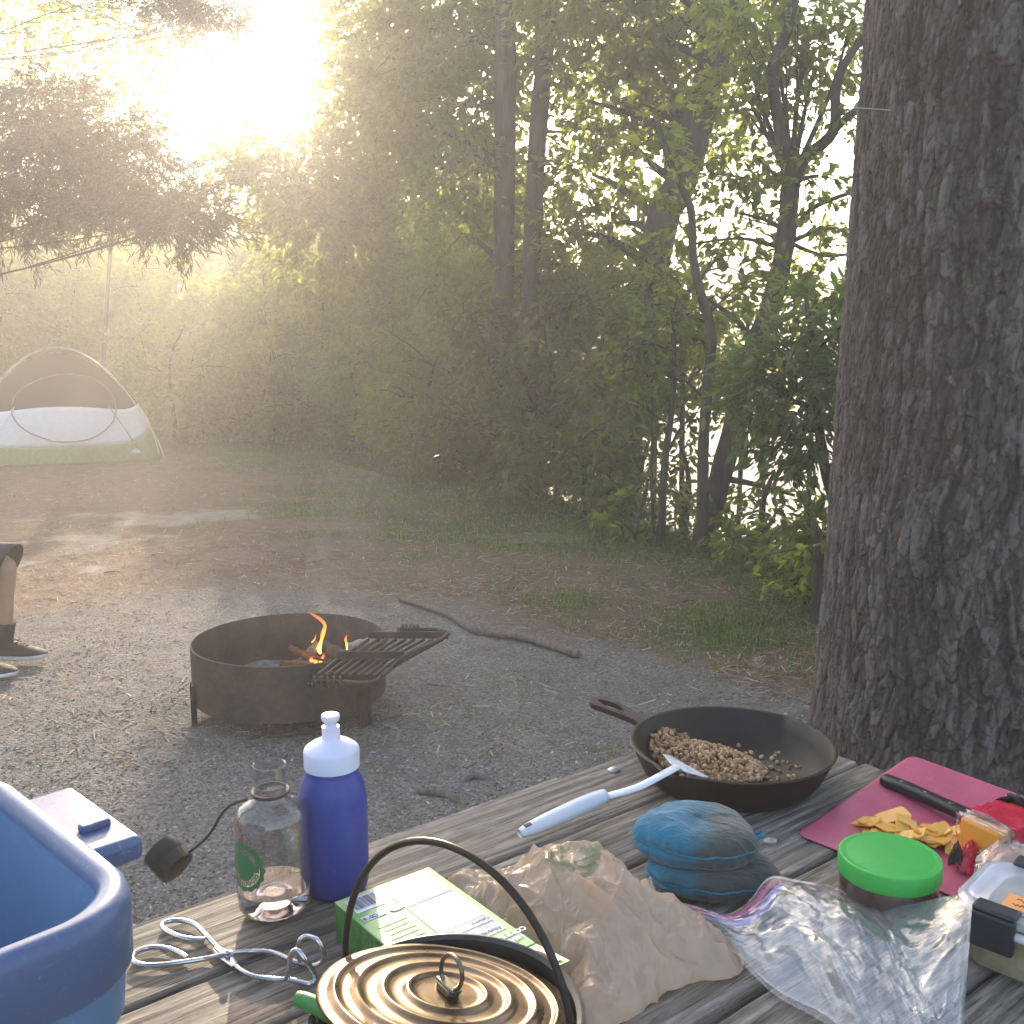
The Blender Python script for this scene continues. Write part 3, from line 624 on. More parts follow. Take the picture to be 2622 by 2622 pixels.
# ================================================================== TENT, FIRE RING, PERSON, BRANCH
def tent():
    pr = U(412, 1120, 0); Yt = 12.6
    # footprint set square to its own axes; front long side faces the camera slightly turned
    o = thing('tent', 'small dome tent with olive base, white lower walls and dark mesh roof', 'tent', (-5.75, 13.1, .0), R(22))
    L, W, H = 2.30, 1.4, 1.36           # half width of the visible side is L/2
    hx, hy = L / 2, W / 2
    M_ol = plain('tent_olive', (.30, .31, .13), .6, bump=.2, bscale=30); M_wh = plain('tent_white', (.78, .74, .74), .6, var=.06, bump=.25, bscale=14, bdist=.01)
    t = NT('tent_mesh'); tp = t.N('BsdfTransparent'); df = t.N('BsdfDiffuse'); df.inputs[0].default_value = (.07, .05, .042, 1); ms = t.N('MixShader'); ms.inputs[0].default_value = .86
    t.L(tp.outputs[0], ms.inputs[1]); t.L(df.outputs[0], ms.inputs[2]); t.L(ms.outputs[0], t.out.inputs[0]); M_me = t.m
    M_pole = plain('tent_pole', (.62, .55, .42), .4, .5); M_zip = plain('tent_zip', (.35, .20, .14), .6)
    def prof(f):                                  # dome: fraction of height -> scale of the footprint
        return math.cos(f * math.pi / 2) ** .62
    def surf(f, a):                                # rounded rectangle section
        c, s_ = math.cos(a), math.sin(a); e = 2.0 - 1.25 * max(0, 1 - f * 1.6)
        x = hx * math.copysign(abs(c) ** (e / 2 * .9), c); y = hy * math.copysign(abs(s_) ** (e / 2 * .9), s_)
        k = prof(f * .985); return Vector((x * k, y * k, H * f * .985))
    N_ = 96
    def top_ol(a): return .16 + .17 * abs(math.cos(a)) ** 3.0 
    def top_wh(a): return .50 + .02 * math.cos(a * 4)
    def band(f0, f1, n=8):
        V = []; F = []
        for i in range(n + 1):
            for j in range(N_):
                a = 2 * math.pi * j / N_; f = f0(a) + (f1(a) - f0(a)) * i / n; V.append(surf(max(0, f), a))
        for i in range(n):
            for j in range(N_): F.append((i * N_ + j, i * N_ + (j + 1) % N_, (i + 1) * N_ + (j + 1) % N_, (i + 1) * N_ + j))
        return V, F
    def solid(ob, th):
        m = ob.modifiers.new('s', 'SOLIDIFY'); m.thickness = th; return ob
    solid(MB().add(*band(lambda a: .0, top_ol)).build('floor_wall', M_ol, o, angle=180), .004)
    solid(MB().add(*band(top_ol, top_wh)).build('lower_wall', M_wh, o, angle=180), .003)
    solid(MB().add(*band(top_wh, lambda a: 1.0, 14)).build('mesh_roof', M_me, o, angle=180), .002)
    for s in (1, -1):
        P = []
        for i in range(41):
            q = -1 + 2 * i / 40; k = math.cos(q * math.pi / 2) ** .75 if abs(q) < 1 else 0
            P.append((q * (hx + .03), s * q * (hy + .03), .02 + (H + .03) * k))
        MB().tube(spline(P, 2), .009, 6).build('tent_pole', M_pole, o)
    # door zip on the front side, bulging just outside the wall
    P = []
    for i in range(41):
        u_ = i / 40 * 2 * math.pi; P.append((.12 + .52 * math.cos(u_) * (1 if math.cos(u_) > 0 else 1.25), .50 + .30 * math.sin(u_)))
    Z = []
    for (x_, f) in P:
        f = max(.17, min(.86, f)); best = min((surf(f, -math.pi * k / 200) for k in range(201)), key=lambda v_: abs(v_.x - x_)); Z.append(best * 1.012)
    MB().tube(Z, .008, 6, closed=True).build('door_zip', M_zip, o)
    for a_ in (-118, -58, -20):
        MB().tube([surf(f, R(a_)) * 1.006 for f in np.linspace(.03, .52, 12)], .005, 6).build('seam', M_zip if a_ == -58 else M_wh, o)
    best = min((surf(.10, -math.pi * k / 200) for k in range(201)), key=lambda v_: abs(v_.x - .85))
    MB().add([best + Vector(q) for q in ((-.06, -.012, -.03), (.05, -.012, -.03), (.05, -.012, 0), (0, -.014, .03), (-.06, -.012, .0))], [(0, 1, 2, 3, 4)]).build('logo_patch', M_wh, o, smooth=False)
tent()

M_steel = None
def fire_ring():
    cx, cy = -.90, 4.0; RR = .384
    t = NT('ring_steel'); v = t.coords('Object'); n = t.noise(v, 9, 6, .65); n2 = t.noise(v, 60, 4, .6)
    c = t.ramp(n, [(.32, (.020, .017, .015)), (.5, (.050, .040, .033)), (.66, (.10, .062, .040)), (.78, (.13, .10, .08))]); t.col(t.mix(t.ramp(n2, [(.5, 0.), (.8, .4)]), c, (.14, .12, .11))).set(rough=.62, metal=.35)
    t.bump(n2, .3, .002); global M_steel; M_steel = t.m
    o = thing('fire_ring', 'rusty dark steel fire ring on short legs with a tilted cooking grate', 'fire ring', (cx, cy, 0))
    MB().lathe([(RR, .062), (RR, .28), (RR - .006, .282), (RR - .007, .28), (RR - .007, .062), (RR, .062)], 128, cap=False).build('ring_wall', t.m, o, angle=40)
    for i, a in enumerate((-149, -33, 88)):
        a = R(a); M = Matrix.Rotation(a, 3, 'Z')
        lg = MB().box(M @ Vector((RR + .006, 0, .07)), (.010, .052, .17), M).box(M @ Vector((RR + .012, .022, .07)), (.022, .008, .17), M)
        lg.build('leg', t.m, o, bevel=.0015)
    # grate: hinged at the right, side flats, tilted down into the ring, handles with coiled ends
    def Wp(px, py, z): return U(px, py, z) - Vector((cx, cy, 0))
    # in world pixels of the photo, heights estimated
    A = Wp(943, 1618, .335); Bp = Wp(1148, 1618, .335)                # far flat: left, right
    C = Wp(862, 1667, .325); D = Wp(1035, 1668, .325)                  # near flat
    g = MB()
    def flat(p, q, h=.026, th=.006):
        d = (q - p); n = d.cross(Vector((0, 0, 1))).normalized() * th / 2; u_ = Vector((0, 0, h))
        g.add([p - n, q - n, q + n, p + n, p - n - u_, q - n - u_, q + n - u_, p + n - u_], [(0, 1, 2, 3), (7, 6, 5, 4), (0, 4, 5, 1), (1, 5, 6, 2), (2, 6, 7, 3), (3, 7, 4, 0)])
    flat(A, Bp); g.build('grate_flat', t.m, o, smooth=False); g = MB(); flat(C, D); g.build('grate_flat', t.m, o, smooth=False)
    gb = MB()
    for k in range(9):
        f = k / 8; p = A.lerp(Bp, f * .92 + .0) ; q = C.lerp(D, f); q2 = q + (q - p) * .55
        p0 = p + Vector((0, 0, -.032)) ; e0 = q2 + Vector((0, 0, -.034 - .012))
        gb.tube([p0, q + Vector((0, 0, -.033)), e0], .0062, 8)
    gb.build('grate_bars', t.m, o)
    N1 = Wp(800, 1745, .27); N2 = Wp(950, 1748, .26); N3 = Wp(985, 1725, .27)
    hb = MB(); hb.tube(spline([Bp + Vector((0, 0, -.005)), Bp.lerp(D, .35) + Vector((.02, 0, -.008)), D + Vector((.012, 0, -.012)), N3, N2, N2.lerp(N1, .5), N1], 6), .0085, 10)
    hb.tube(spline([Bp + Vector((0, .0, -.004)), Bp + Vector((-.05, .03, .0)), A.lerp(Bp, .66) + Vector((.0, .035, .0)), A.lerp(Bp, .35) + Vector((0, .035, 0))], 6), .0075, 10)
    hb.build('grate_handle_rod', t.m, o)
    for (p, q, nm) in ((N1 + Vector((-.01, 0, 0)), N2.lerp(N1, .50), 0), (A.lerp(Bp, .38) + Vector((0, .035, .0)), A.lerp(Bp, .62) + Vector((0, .035, 0)), 1)):
        ax = (q - p); u1 = ax.cross(Vector((0, 0, 1))).normalized(); u2 = ax.cross(u1).normalized(); P = []
        for i in range(121):
            f = i / 120; a = f * 2 * math.pi * 5; P.append(p + ax * f + (u1 * math.cos(a) + u2 * math.sin(a)) * .017)
        MB().tube(P, .0052, 8).build('coil_grip', t.m, o)
    # ash bed
    V = []; F = []; nr = 14; na = 60
    for i in range(nr + 1):
        for j in range(na):
            r = (RR - .012) * i / nr; a = 2 * math.pi * j / na; x_, y_ = r * math.cos(a), r * math.sin(a)
            V.append((cx + x_, cy + y_, .05 + .05 * float(fbm(np.array([x_ * 9 + 3]), np.array([y_ * 9]), 4, 2)[0]) + .035 * math.exp(-((x_ - .05) ** 2 + y_ ** 2) / .02)))
    for i in range(nr):
        for j in range(na): F.append((i * na + j, i * na + (j + 1) % na, (i + 1) * na + (j + 1) % na, (i + 1) * na + j))
    tag(mk('ash', V, F, plain('ash', (.24, .235, .23), .95, var=.45, scale=30, bump=.8, bscale=90, bdist=.006)), 'bed of pale grey ash inside the fire ring', 'ash', kind='stuff')
fire_ring()
def stick(name, label, P, r, mat, cat='stick', group=None, n=9, wob=.12, parent=None):
    sp = spline(P, 8); m = len(sp)
    rr = [(r[0] + (r[1] - r[0]) * i / (m - 1)) * (1 + wob * math.sin(i * 1.3 + random.random())) for i in range(m)]
    return tag(MB().tube(sp, rr, n).build(name, mat), label, cat, group)
M_char = plain('charred_wood', (.045, .04, .037), .9, var=.5, scale=40, bump=.8, bscale=90, bdist=.004)
M_log = bark_mat('fire_wood', (.045, .028, .020), (.14, .075, .045), 60)
M_stick = bark_mat('pale_stick', (.12, .10, .08), (.30, .26, .21), 60)
cx, cy = -.90, 4.0
def F3(px, py, z): return U(px, py, z)
Q4 = lambda x, y: (480 + x / 2.76, 1540 + y / 2.761)
q = [F3(*Q4(665, 450), .16), F3(*Q4(760, 450), .165), F3(*Q4(900, 452), .17)]
stick('firewood', 'reddish brown stick lying lowest at the front of the fire', q, (.017, .018), M_log, 'firewood')
stick('firewood', 'brown stick jutting up to the left out of the flames', [F3(*Q4(722, 330), .22), F3(*Q4(800, 365), .205), F3(*Q4(905, 405), .185), F3(*Q4(1010, 430), .16)], (.013, .017), M_log, 'firewood')
stick('firewood', 'pale half burnt split log leaning at the back of the fire', [F3(*Q4(780, 440), .13), F3(*Q4(850, 380), .17), F3(*Q4(930, 300), .21)], (.016, .022), M_stick, 'firewood')
stick('firewood', 'thick charred log glowing beneath the grate', [F3(*Q4(960, 330), .17), F3(*Q4(1080, 380), .17), F3(*Q4(1200, 420), .16)], (.034, .028), M_char, 'firewood')
stick('firewood', 'grey ash covered log under the left end of the grate', [F3(*Q4(1130, 330), .17), F3(*Q4(1250, 300), .19), F3(*Q4(1360, 290), .20)], (.022, .026), plain('ashy_log', (.30, .29, .28), .95, var=.4, scale=25, bump=.8, bscale=60, bdist=.004), 'firewood')
stick('firewood', 'thin charred twig crossing the brightest flame', [F3(*Q4(890, 400), .20), F3(*Q4(960, 415), .195), F3(*Q4(1060, 440), .18)], (.006, .005), M_char, 'firewood')
# flames
t = NT('flame'); em = t.N('Emission'); lw = t.N('LayerWeight'); lw.inputs[0].default_value = .35; tp = t.N('BsdfTransparent'); ms = t.N('MixShader')
tc = t.N('TexCoord'); sx = t.N('SeparateXYZ'); t.L(tc.outputs['Generated'], sx.inputs[0])
t.L(t.ramp(sx.outputs[2], [(0, (1., .42, .07)), (.35, (1., .20, .03)), (1, (.9, .12, .04))]), em.inputs[0]); t.L(t.ramp(sx.outputs[2], [(0, 1.), (.4, .55), (1., .3)]), em.inputs[1])
mul = t.math('MULTIPLY', t.ramp(sx.outputs[2], [(0, 1.), (.4, .5), (1., .22)]), FLAME); t.L(mul, em.inputs[1])
nz = t.noise(t.coords('Object', (1, 1, .4)), 55, 3, .6, 1.)
f_ = t.math('MULTIPLY', t.ramp(lw.outputs['Facing'], [(.0, .95), (.75, .0)]), t.ramp(nz, [(.3, .35), (.55, 1.)])); t.L(t.math('MULTIPLY', f_, t.ramp(sx.outputs[2], [(0, 1.), (.5, .8), (1, .45)])), ms.inputs[0])
t.L(tp.outputs[0], ms.inputs[1]); t.L(em.outputs[0], ms.inputs[2]); t.L(ms.outputs[0], t.out.inputs[0]); M_fl = t.m
def flame(label, pts, rs, z0, z1):
    b0 = F3(*Q4(*pts[0]), z0); P = []
    for i, p in enumerate(pts):
        d = ray(*Q4(*p)); k = b0.y / d.y; P.append(Vector((0, 0, CAMH)) + d * k)
    sp = spline(P, 6); rr = np.interp(np.linspace(0, len(rs) - 1, len(sp)), range(len(rs)), rs)
    mb = MB().tube(sp, list(rr), 12, flat=.55); o = mb.build('flame', M_fl, angle=180)
    return tag(o, label, 'flame')
flame('brightest yellow flame low between the sticks', [(905, 450), (895, 425), (880, 405), (900, 390)], [.008, .016, .012, .003], .17, .2)
flame('second bright flame licking up right of the lowest one', [(930, 445), (945, 415), (960, 385), (966, 365)], [.008, .014, .009, .001], .17, .2)
flame('tallest orange flame curling above the rim of the ring', [(940, 370), (930, 330), (945, 280), (960, 220), (970, 165), (930, 120), (862, 80)], [.004, .012, .007, .011, .007, .008, .001], .18, .3)
flame('thin flame tongue left of the tallest flame', [(878, 290), (900, 265), (910, 230)], [.002, .004, .001], .2, .25)
flame('small flame tongue by the left end of the grate', [(1128, 340), (1124, 300), (1118, 265), (1130, 235)], [.003, .005, .006, .001], .2, .25)
flame('faint low flame seen below the grate', [(1095, 420), (1105, 405), (1120, 395)], [.008, .01, .002], .16, .2)
fl = bpy.data.lights.new('fire_glow', 'POINT'); fo = bpy.data.objects.new('fire_glow', fl); COL.objects.link(fo); fo.location = (-.85, 3.98, .25); fl.energy = .10; fl.color = (1, .42, .12); fl.shadow_soft_size = .04
# smoke wisps over the fire
sm = NT('smoke'); sm.n.remove(sm.b); pv = sm.N('VolumePrincipled'); pv.inputs['Color'].default_value = (.9, .92, .97, 1); pv.inputs['Anisotropy'].default_value = .4
nzz = sm.noise(sm.coords('Object', (1, 1, .55)), 9, 4, .6, 1.2)
sm.L(sm.math('MULTIPLY', sm.ramp(nzz, [(.42, 0.), (.75, 1.)]), .9), pv.inputs['Density']); sm.L(pv.outputs[0], sm.out.inputs['Volume'])
mb = MB().tube(spline([(-.72, 4.05, .17), (-.66, 4.08, .32), (-.70, 4.1, .6), (-.62, 4.15, .95)], 6), list(np.linspace(.10, .17, 19)), 16)
tag(mb.build('smoke', sm.m, angle=180), 'faint grey smoke rising from the fire', 'smoke', kind='stuff')
# long branch and small pieces lying on the ground
def G(px, py, dz=.012):
    p = U(px * K, py * K, 0); return Vector((p.x, p.y, float(ground_z(np.array([p.x]), np.array([p.y]))[0]) + dz))
stick('fallen_branch', 'long crooked bare branch lying on the gravel behind the fire ring', [G(754, 1133, .02), G(800, 1148, .02), G(850, 1166, .022), G(885, 1188, .022), G(930, 1197, .02), G(985, 1205, .022), G(1030, 1218, .022), G(1092, 1240, .02)], (.014, .020), M_stick, 'branch', wob=.08)
stick('broken_branch', 'dark broken branch on the gravel in front of the fire ring', [G(512, 1388), G(560, 1384), G(610, 1380), G(640, 1370)], (.010, .008), M_char, 'branch')
stick('broken_branch', 'short pale split stick right of the ring leg', [G(718, 1352), G(738, 1348), G(760, 1345)], (.010, .006), M_stick, 'branch')
stick('broken_branch', 'dark stick slanting from under the ring towards its front', [G(470, 1392, .008), G(540, 1372, .01), G(600, 1355, .01)], (.006, .005), M_char, 'branch')
stick('tree_root', 'grey surface root breaking through the gravel near the table', [G(775, 1492, -.01), G(800, 1494, .008), G(840, 1500, .012), G(880, 1515, -.008)], (.012, .016), M_stick, 'root', wob=.3)
stick('tree_root', 'low root hump in the gravel beyond the other root', [G(868, 1470, -.008), G(895, 1463, .010), G(930, 1466, -.008)], (.010, .012), plain('rooty', (.13, .12, .11), .9), 'root')
for i in range(34):
    yy = 1.9 + 5.5 * random.random() ** 1.3; xx = random.uniform(-.5, .5) * yy; a = random.random() * 6.28; l = random.uniform(.02, .06)
    if (xx + .9) ** 2 + (yy - 4) ** 2 < .25: continue
    zz = float(ground_z(np.array([xx]), np.array([yy]))[0]) + .006; d = Vector((math.cos(a), math.sin(a), 0)) * l
    o = MB().tube([Vector((xx, yy, zz)) - d, Vector((xx, yy, zz + .004)) + Vector((d.y, -d.x, 0)) * .15, Vector((xx, yy, zz)) + d], [.003, .004, .002], 5).build('twig', random.choice([M_stick, M_char, M_log]))
    tag(o, 'small broken twig lying loose on the gravel', 'twig', 'twigs scattered on the gravel')
def dleaf(px, py, c, lab, s):
    p = G(px, py, .006); V, F = stamp(LT, LF, np.array([tuple(p)]), rotmats(1, .3), np.array([[s, s, s]])); tag(mk('fallen_leaf', V, F, plain('fallen_leaf', c, .6)), lab, 'leaf')
dleaf(1155, 1228, (.45, .16, .07), 'orange fallen leaf right of the long branch', .05)
dleaf(486, 1170, (.16, .26, .06), 'green fallen leaf just behind the fire ring', .05)
dleaf(1450, 1115, (.22, .27, .14), 'pale green fallen leaf near the huge trunk', .07)

# ------------------------------------------------------------------ seated person at the left edge
def skin_body(name, nodes, edges, mat, parent, sub=2):
    me = bpy.data.meshes.new(name); me.from_pydata([n[0] for n in nodes], edges, []); me.update()
    o = link(name, me, mat, parent); o.modifiers.new('skin', 'SKIN'); s = o.modifiers.new('sub', 'SUBSURF'); s.levels = sub; s.render_levels = sub
    for v_, n in zip(me.skin_vertices[0].data, nodes):
        v_.radius = n[1] if hasattr(n[1], '__len__') else (n[1], n[1])
    me.skin_vertices[0].data[0].use_root = True
    # freeze the grown surface into a plain mesh
    dg = bpy.context.evaluated_depsgraph_get(); m2 = bpy.data.meshes.new_from_object(o.evaluated_get(dg)); o.modifiers.clear(); o.data = m2
    m2.polygons.foreach_set('use_smooth', np.full(len(m2.polygons), True)); return o
def person():
    ox, oy = -2.86, 4.50
    o = thing('person', 'seated person in dark shorts and black running shoes at the left edge', 'person', (ox, oy, 0))
    M_skin = plain('skin', (.50, .30, .22), .5, var=.06, sss=.08, bump=.1); M_short = plain('shorts_cloth', (.045, .038, .034), .85, bump=.5, bscale=40, bdist=.003)
    M_sock = plain('sock_cloth', (.022, .019, .018), .9, bump=.4, bscale=300); M_shoe = plain('shoe_fabric', (.022, .020, .020), .8, bump=.5, bscale=260); M_sole = plain('shoe_sole', (.62, .61, .63), .5)
    M_shirt = plain('shirt_cloth', (.16, .19, .24), .85); M_hair = plain('hair', (.06, .04, .025), .7, bump=.8, bscale=200)
    legs = []
    for s, (kx, ky, kz, ax_, ay_) in ((0, (.565, .06, .465, .50, .09)), (1, (.545, -.17, .455, .485, -.17))):
        legs.append(dict(hip=(0, .09 if s == 0 else -.09, .49), knee=(kx, ky, kz), ank=(ax_, ay_, .09)))
    N_ = [((0, 0, .50), (.14, .11))]; E_ = []
    def add(p, r, par): N_.append((p, r)); E_.append((par, len(N_) - 1)); return len(N_) - 1
    sp = add((.02, 0, .70), (.13, .10), 0); ch = add((.07, 0, .90), (.15, .115), sp); nk = add((.10, 0, 1.06), (.055, .055), ch); hd = add((.13, 0, 1.14), (.07, .075), nk); h2 = add((.15, 0, 1.22), (.085, .095), hd); h3 = add((.15, 0, 1.29), (.07, .08), h2)
    for i, s in enumerate((1, -1)):
        sh = add((.08, s * .17, 1.0), (.055, .055), ch); el = add((.10, s * .25, .74), (.04, .04), sh); wr = add((.24, s * .13, .635), (.026, .028), el); pa = add((.30, s * .11, .625), (.022, .036), wr)
        for k in range(4): 
            f1 = add((.35, s * (.08 + .022 * k), .622), (.010, .010), pa); add((.385 - .006 * abs(k - 1.5), s * (.075 + .022 * k), .605), (.008, .008), f1)
        th_ = add((.32, s * .065, .62), (.011, .011), pa); add((.355, s * .052, .61), (.009, .009), th_)
        L = legs[i]; hp = add(L['hip'], (.085, .085), 0); md = add(tuple(Vector(L['hip']).lerp(Vector(L['knee']), .5)), (.072, .07), hp); kn = add(L['knee'], (.056, .056), md)
        cf = add(tuple(Vector(L['knee']).lerp(Vector(L['ank']), .38) + Vector((-.022, 0, 0))), (.066, .058), kn); lo = add(tuple(Vector(L['knee']).lerp(Vector(L['ank']), .75)), (.046, .042), cf)
        an = add(L['ank'], (.034, .032), lo); add((L['ank'][0] + .06, L['ank'][1], .050), (.018, .022), an)
    body = skin_body('body', N_, E_, M_skin, o)
    # clothes
    me = [((0, 0, .52), (.17, .15)), ((.02, 0, .70), (.145, .125)), ((.07, 0, .90), (.165, .14)), ((.09, 0, 1.03), (.09, .08))]; E2 = [(0, 1), (1, 2), (2, 3)]
    for s in (1, -1): me += [((.08, s * .18, 1.0), (.075, .07)), ((.15, s * .215, .87), (.062, .06))]; E2 += [(2, len(me) - 2), (len(me) - 2, len(me) - 1)]
    skin_body('shirt', me, E2, M_shirt, o)
    sh = MB()
    for L in legs:
        a, b = Vector(L['hip']), Vector(L['knee']); d = (b - a).normalized(); sd_ = d.cross(Vector((0, 0, 1))).normalized(); u_ = sd_.cross(d)
        rings = [(-.05, .12, .11), (.15, .118, .11), (.32, .105, .098), (.46, .105, .095), (.575, .115, .10)]
        n = 28; V = []
        for (x_, ry, rz_) in rings:
            for j in range(n):
                th = 2 * math.pi * j / n; w_ = 1 + .05 * math.sin(3 * th + x_ * 9); sag = -.02 * sstep(.3, .55, x_)
                tip = .045 * math.cos(th - 1.3) * sstep(.45, .55, x_) 
                V.append(a + d * (x_ + float(tip)) + sd_ * math.cos(th) * ry * w_ + u_ * (math.sin(th) * rz_ * w_ + float(sag) + .012))
        F = [(i * n + j, i * n + (j + 1) % n, (i + 1) * n + (j + 1) % n, (i + 1) * n + j) for i in range(len(rings) - 1) for j in range(n)]
        sh.add(V, F)
    so = sh.build('shorts', M_short, o, subsurf=1, angle=180); m_ = so.modifiers.new('s', 'SOLIDIFY'); m_.thickness = .006
    for i, L in enumerate(legs):
        ax_, ay_ = L['ank'][0], L['ank'][1]; kn = Vector(L['knee']); an = Vector(L['ank'])
        MB().tube([an.lerp(kn, .26), an.lerp(kn, .12), an, an + Vector((.01, 0, -.03))], [.050, .046, .044, .046], 20).build('sock', M_sock, o)
        # shoe: lofted sections heel to toe
        X = [-.075, -.055, -.02, .03, .08, .13, .175, .205]; Wd = [.020, .034, .039, .038, .042, .044, .036, .012]; Tp = [.085, .100, .105, .098, .078, .062, .050, .036]; Bt = [.026, .022, .020, .019, .019, .022, .027, .033]
        def loft(topf, botf, wf):
            V = []; n = 20
            for x_, w_, tp_, bt in zip(X, Wd, Tp, Bt):
                t0, b0, ww = topf(tp_, bt), botf(tp_, bt), w_ * wf
                for j in range(n):
                    th = 2 * math.pi * j / n; c, s_ = math.cos(th), math.sin(th)
                    V.append((ax_ + x_, ay_ + ww * math.copysign(abs(c) ** .8, c), (t0 + b0) / 2 + (t0 - b0) / 2 * math.copysign(abs(s_) ** .8, s_)))
            m = len(X); F = [(q_ * n + j, q_ * n + (j + 1) % n, (q_ + 1) * n + (j + 1) % n, (q_ + 1) * n + j) for q_ in range(m - 1) for j in range(n)] + [tuple(range(n))[::-1], tuple((m - 1) * n + j for j in range(n))]
            return V, F
        s1 = MB().add(*loft(lambda a, b: a, lambda a, b: b, 1.0)).build('shoe', M_shoe, o, subsurf=1, angle=180)
        MB().add(*loft(lambda a, b: b + .010, lambda a, b: max(.004, b - .016), 1.09)).build('sole', M_sole, s1, subsurf=1, angle=180)
        lc = MB()
        for k in range(5):
            xx = ax_ + .035 + k * .018; zt = .104 - k * .0085
            lc.tube([(xx - .004, ay_ - .022, zt - .006), (xx, ay_, zt + .003), (xx + .004, ay_ + .022, zt - .006)], .0022, 6)
        lc.build('laces', M_sock, s1)
    # head details
    he = MB(); he.lathe([(0.0, .115), (.06, .10), (.10, .05), (.105, 0), (.09, -.05)], 24, Matrix.Rotation(R(-25), 3, 'Y'), cap=False); he.V = [tuple(Vector(v_) + Vector((.135, 0, 1.25))) for v_ in he.V]; he.build('hair', M_hair, o, angle=180)
    f_ = MB().tube([(.225, 0, 1.245), (.262, 0, 1.215), (.235, 0, 1.205)], [.008, .013, .008], 10); f_.build('nose', M_skin, o)
    for s in (1, -1):
        MB().lathe([(0, .010), (.007, .007), (.010, 0), (.007, -.007), (0, -.010)], 12).build('eye', plain('eye', (.08, .06, .05), .2), o).location = (.228, s * .033, 1.245)
        MB().tube([(.14, s * .092, 1.25), (.145, s * .102, 1.235), (.145, s * .095, 1.21)], [.010, .014, .008], 8).build('ear', M_skin, o)
    MB().tube([(.222, -.025, 1.18), (.234, 0, 1.182), (.222, .025, 1.18)], [.003, .005, .003], 8).build('mouth', plain('lips', (.40, .18, .15), .5), o)
    c = thing('camp_stool', 'low folding stool under the seated person beyond the left edge', 'stool', (ox - .02, oy, 0))
    MB().box((0, 0, .385), (.40, .38, .025)).build('seat', M_short, c, bevel=.008)
    for s in (1, -1):
        for q_ in (1, -1): MB().tube([(-.17 * q_, s * .17, .005), (.17 * q_, s * .17, .375)], .010, 8).build('leg', M_sole, c)
person()
# ================================================================== PICNIC TABLE
TT = .76; TAZ = R(51); AX = Vector((math.sin(TAZ), math.cos(TAZ), 0)); PP = Vector((-AX.y, AX.x, 0))
def TW(al, pp, z=TT): return AX * al + PP * pp + Vector((0, 0, z))
def wood_mat(name, d, l, w_, warm):
    t = NT(name)
    v = t.coords('Object', (3.2, 38, 38), rnd=True); v2 = t.coords('Object', (1.6, 8, 8), rnd=True); v3 = t.coords('Object', (6.5, 190, 190), rnd=True); v4 = t.coords('Object', (1, 1, 1), rnd=True)
    n1 = t.noise(v, 3.2, 8, .72, .4); n2 = t.noise(v2, 2.1, 4, .6, .8); n3 = t.noise(v3, 1.6, 5, .65, .25); n4 = t.noise(v4, 22, 5, .65)
    wv = t.N('TexWave'); wv.wave_type = 'BANDS'; wv.bands_direction = 'Y'; wv.inputs['Scale'].default_value = 1.6; wv.inputs['Distortion'].default_value = 9; wv.inputs['Detail'].default_value = 3; wv.inputs['Detail Scale'].default_value = 1.2
    t.L(t.coords('Object', (.9, 8, 8), rnd=True), wv.inputs['Vector'])
    c = t.ramp(n1, [(.34, d), (.5, l), (.64, w_)]); c = t.mix(t.ramp(wv.outputs['Fac'], [(.1, .55), (.45, 0.)]), c, tuple(x * .55 for x in d))
    c = t.mix(t.ramp(n2, [(.45, 0.), (.72, .55)]), c, warm); c = t.mix(t.ramp(n4, [(.55, 0.), (.75, .45)]), c, (.30, .29, .27))
    crack = t.ramp(n3, [(.36, 1.), (.43, 0.)]); c = t.mix(t.math('MULTIPLY', crack, .9), c, (.03, .024, .02))
    t.col(c).set(rough=t.ramp(n1, [(.3, .62), (.7, .8)]), spec=.35)
    b = t.bump(n3, .8, .005); b = t.bump(wv.outputs['Fac'], .35, .004, b); t.bump(n4, .25, .003, b); return t.m
M_wood = wood_mat('weathered_wood', (.10, .085, .070), (.26, .23, .195), (.42, .385, .335), (.27, .20, .135))
M_bolt = plain('bolt_metal', (.42, .42, .42), .45, .85)
table = thing('picnic_table', 'weathered grey wooden picnic table carrying the cooking things', 'picnic table', tuple(TW(.45, .75, 0)), math.pi / 2 - TAZ)
tinv = Matrix.Rotation(-(math.pi / 2 - TAZ), 4, 'Z')
def plank(name, al0, al1, p0, p1, z0, z1, seed):
    """plank along the table, in table coordinates; bowed, worn and slightly split"""
    nx_, V, F = 60, [], []; rs = random.Random(seed)
    prof = []; e = .005
    prof = [(p0, z0), (p0, z1 - e), (p0 + e * .4, z1 - e * .35), (p0 + e * 1.2, z1)] + [(p0 + (p1 - p0) * f, z1) for f in (.2, .4, .6, .8)] + [(p1 - e * 1.2, z1), (p1 - e * .4, z1 - e * .35), (p1, z1 - e), (p1, z0)]
    k = len(prof)
    for i in range(nx_ + 1):
        x_ = al0 + (al1 - al0) * i / nx_
        for j, (y_, z_) in enumerate(prof):
            wob = .0012 * math.sin(x_ * 9 + seed + (0 if j < k / 2 else 2)) + .0008 * math.sin(x_ * 31 + seed * 2)
            cup = -.0012 * (1 - ((y_ - (p0 + p1) / 2) / ((p1 - p0) / 2)) ** 2) if z_ > z0 else 0
            V.append((x_ - .45 + (rs.uniform(-.002, .002) if i in (0, nx_) else 0), y_ - .75 + wob * (1 if 0 < j < k - 1 else .6), z_ + cup))
    for i in range(nx_):
        for j in range(k):
            F.append((i * k + j, i * k + (j + 1) % k, (i + 1) * k + (j + 1) % k, (i + 1) * k + j))
    F.append(tuple(range(k))[::-1]); F.append(tuple(nx_ * k + j for j in range(k)))
    o = MB().add(V, F).build(name, M_wood, table, angle=50); return o
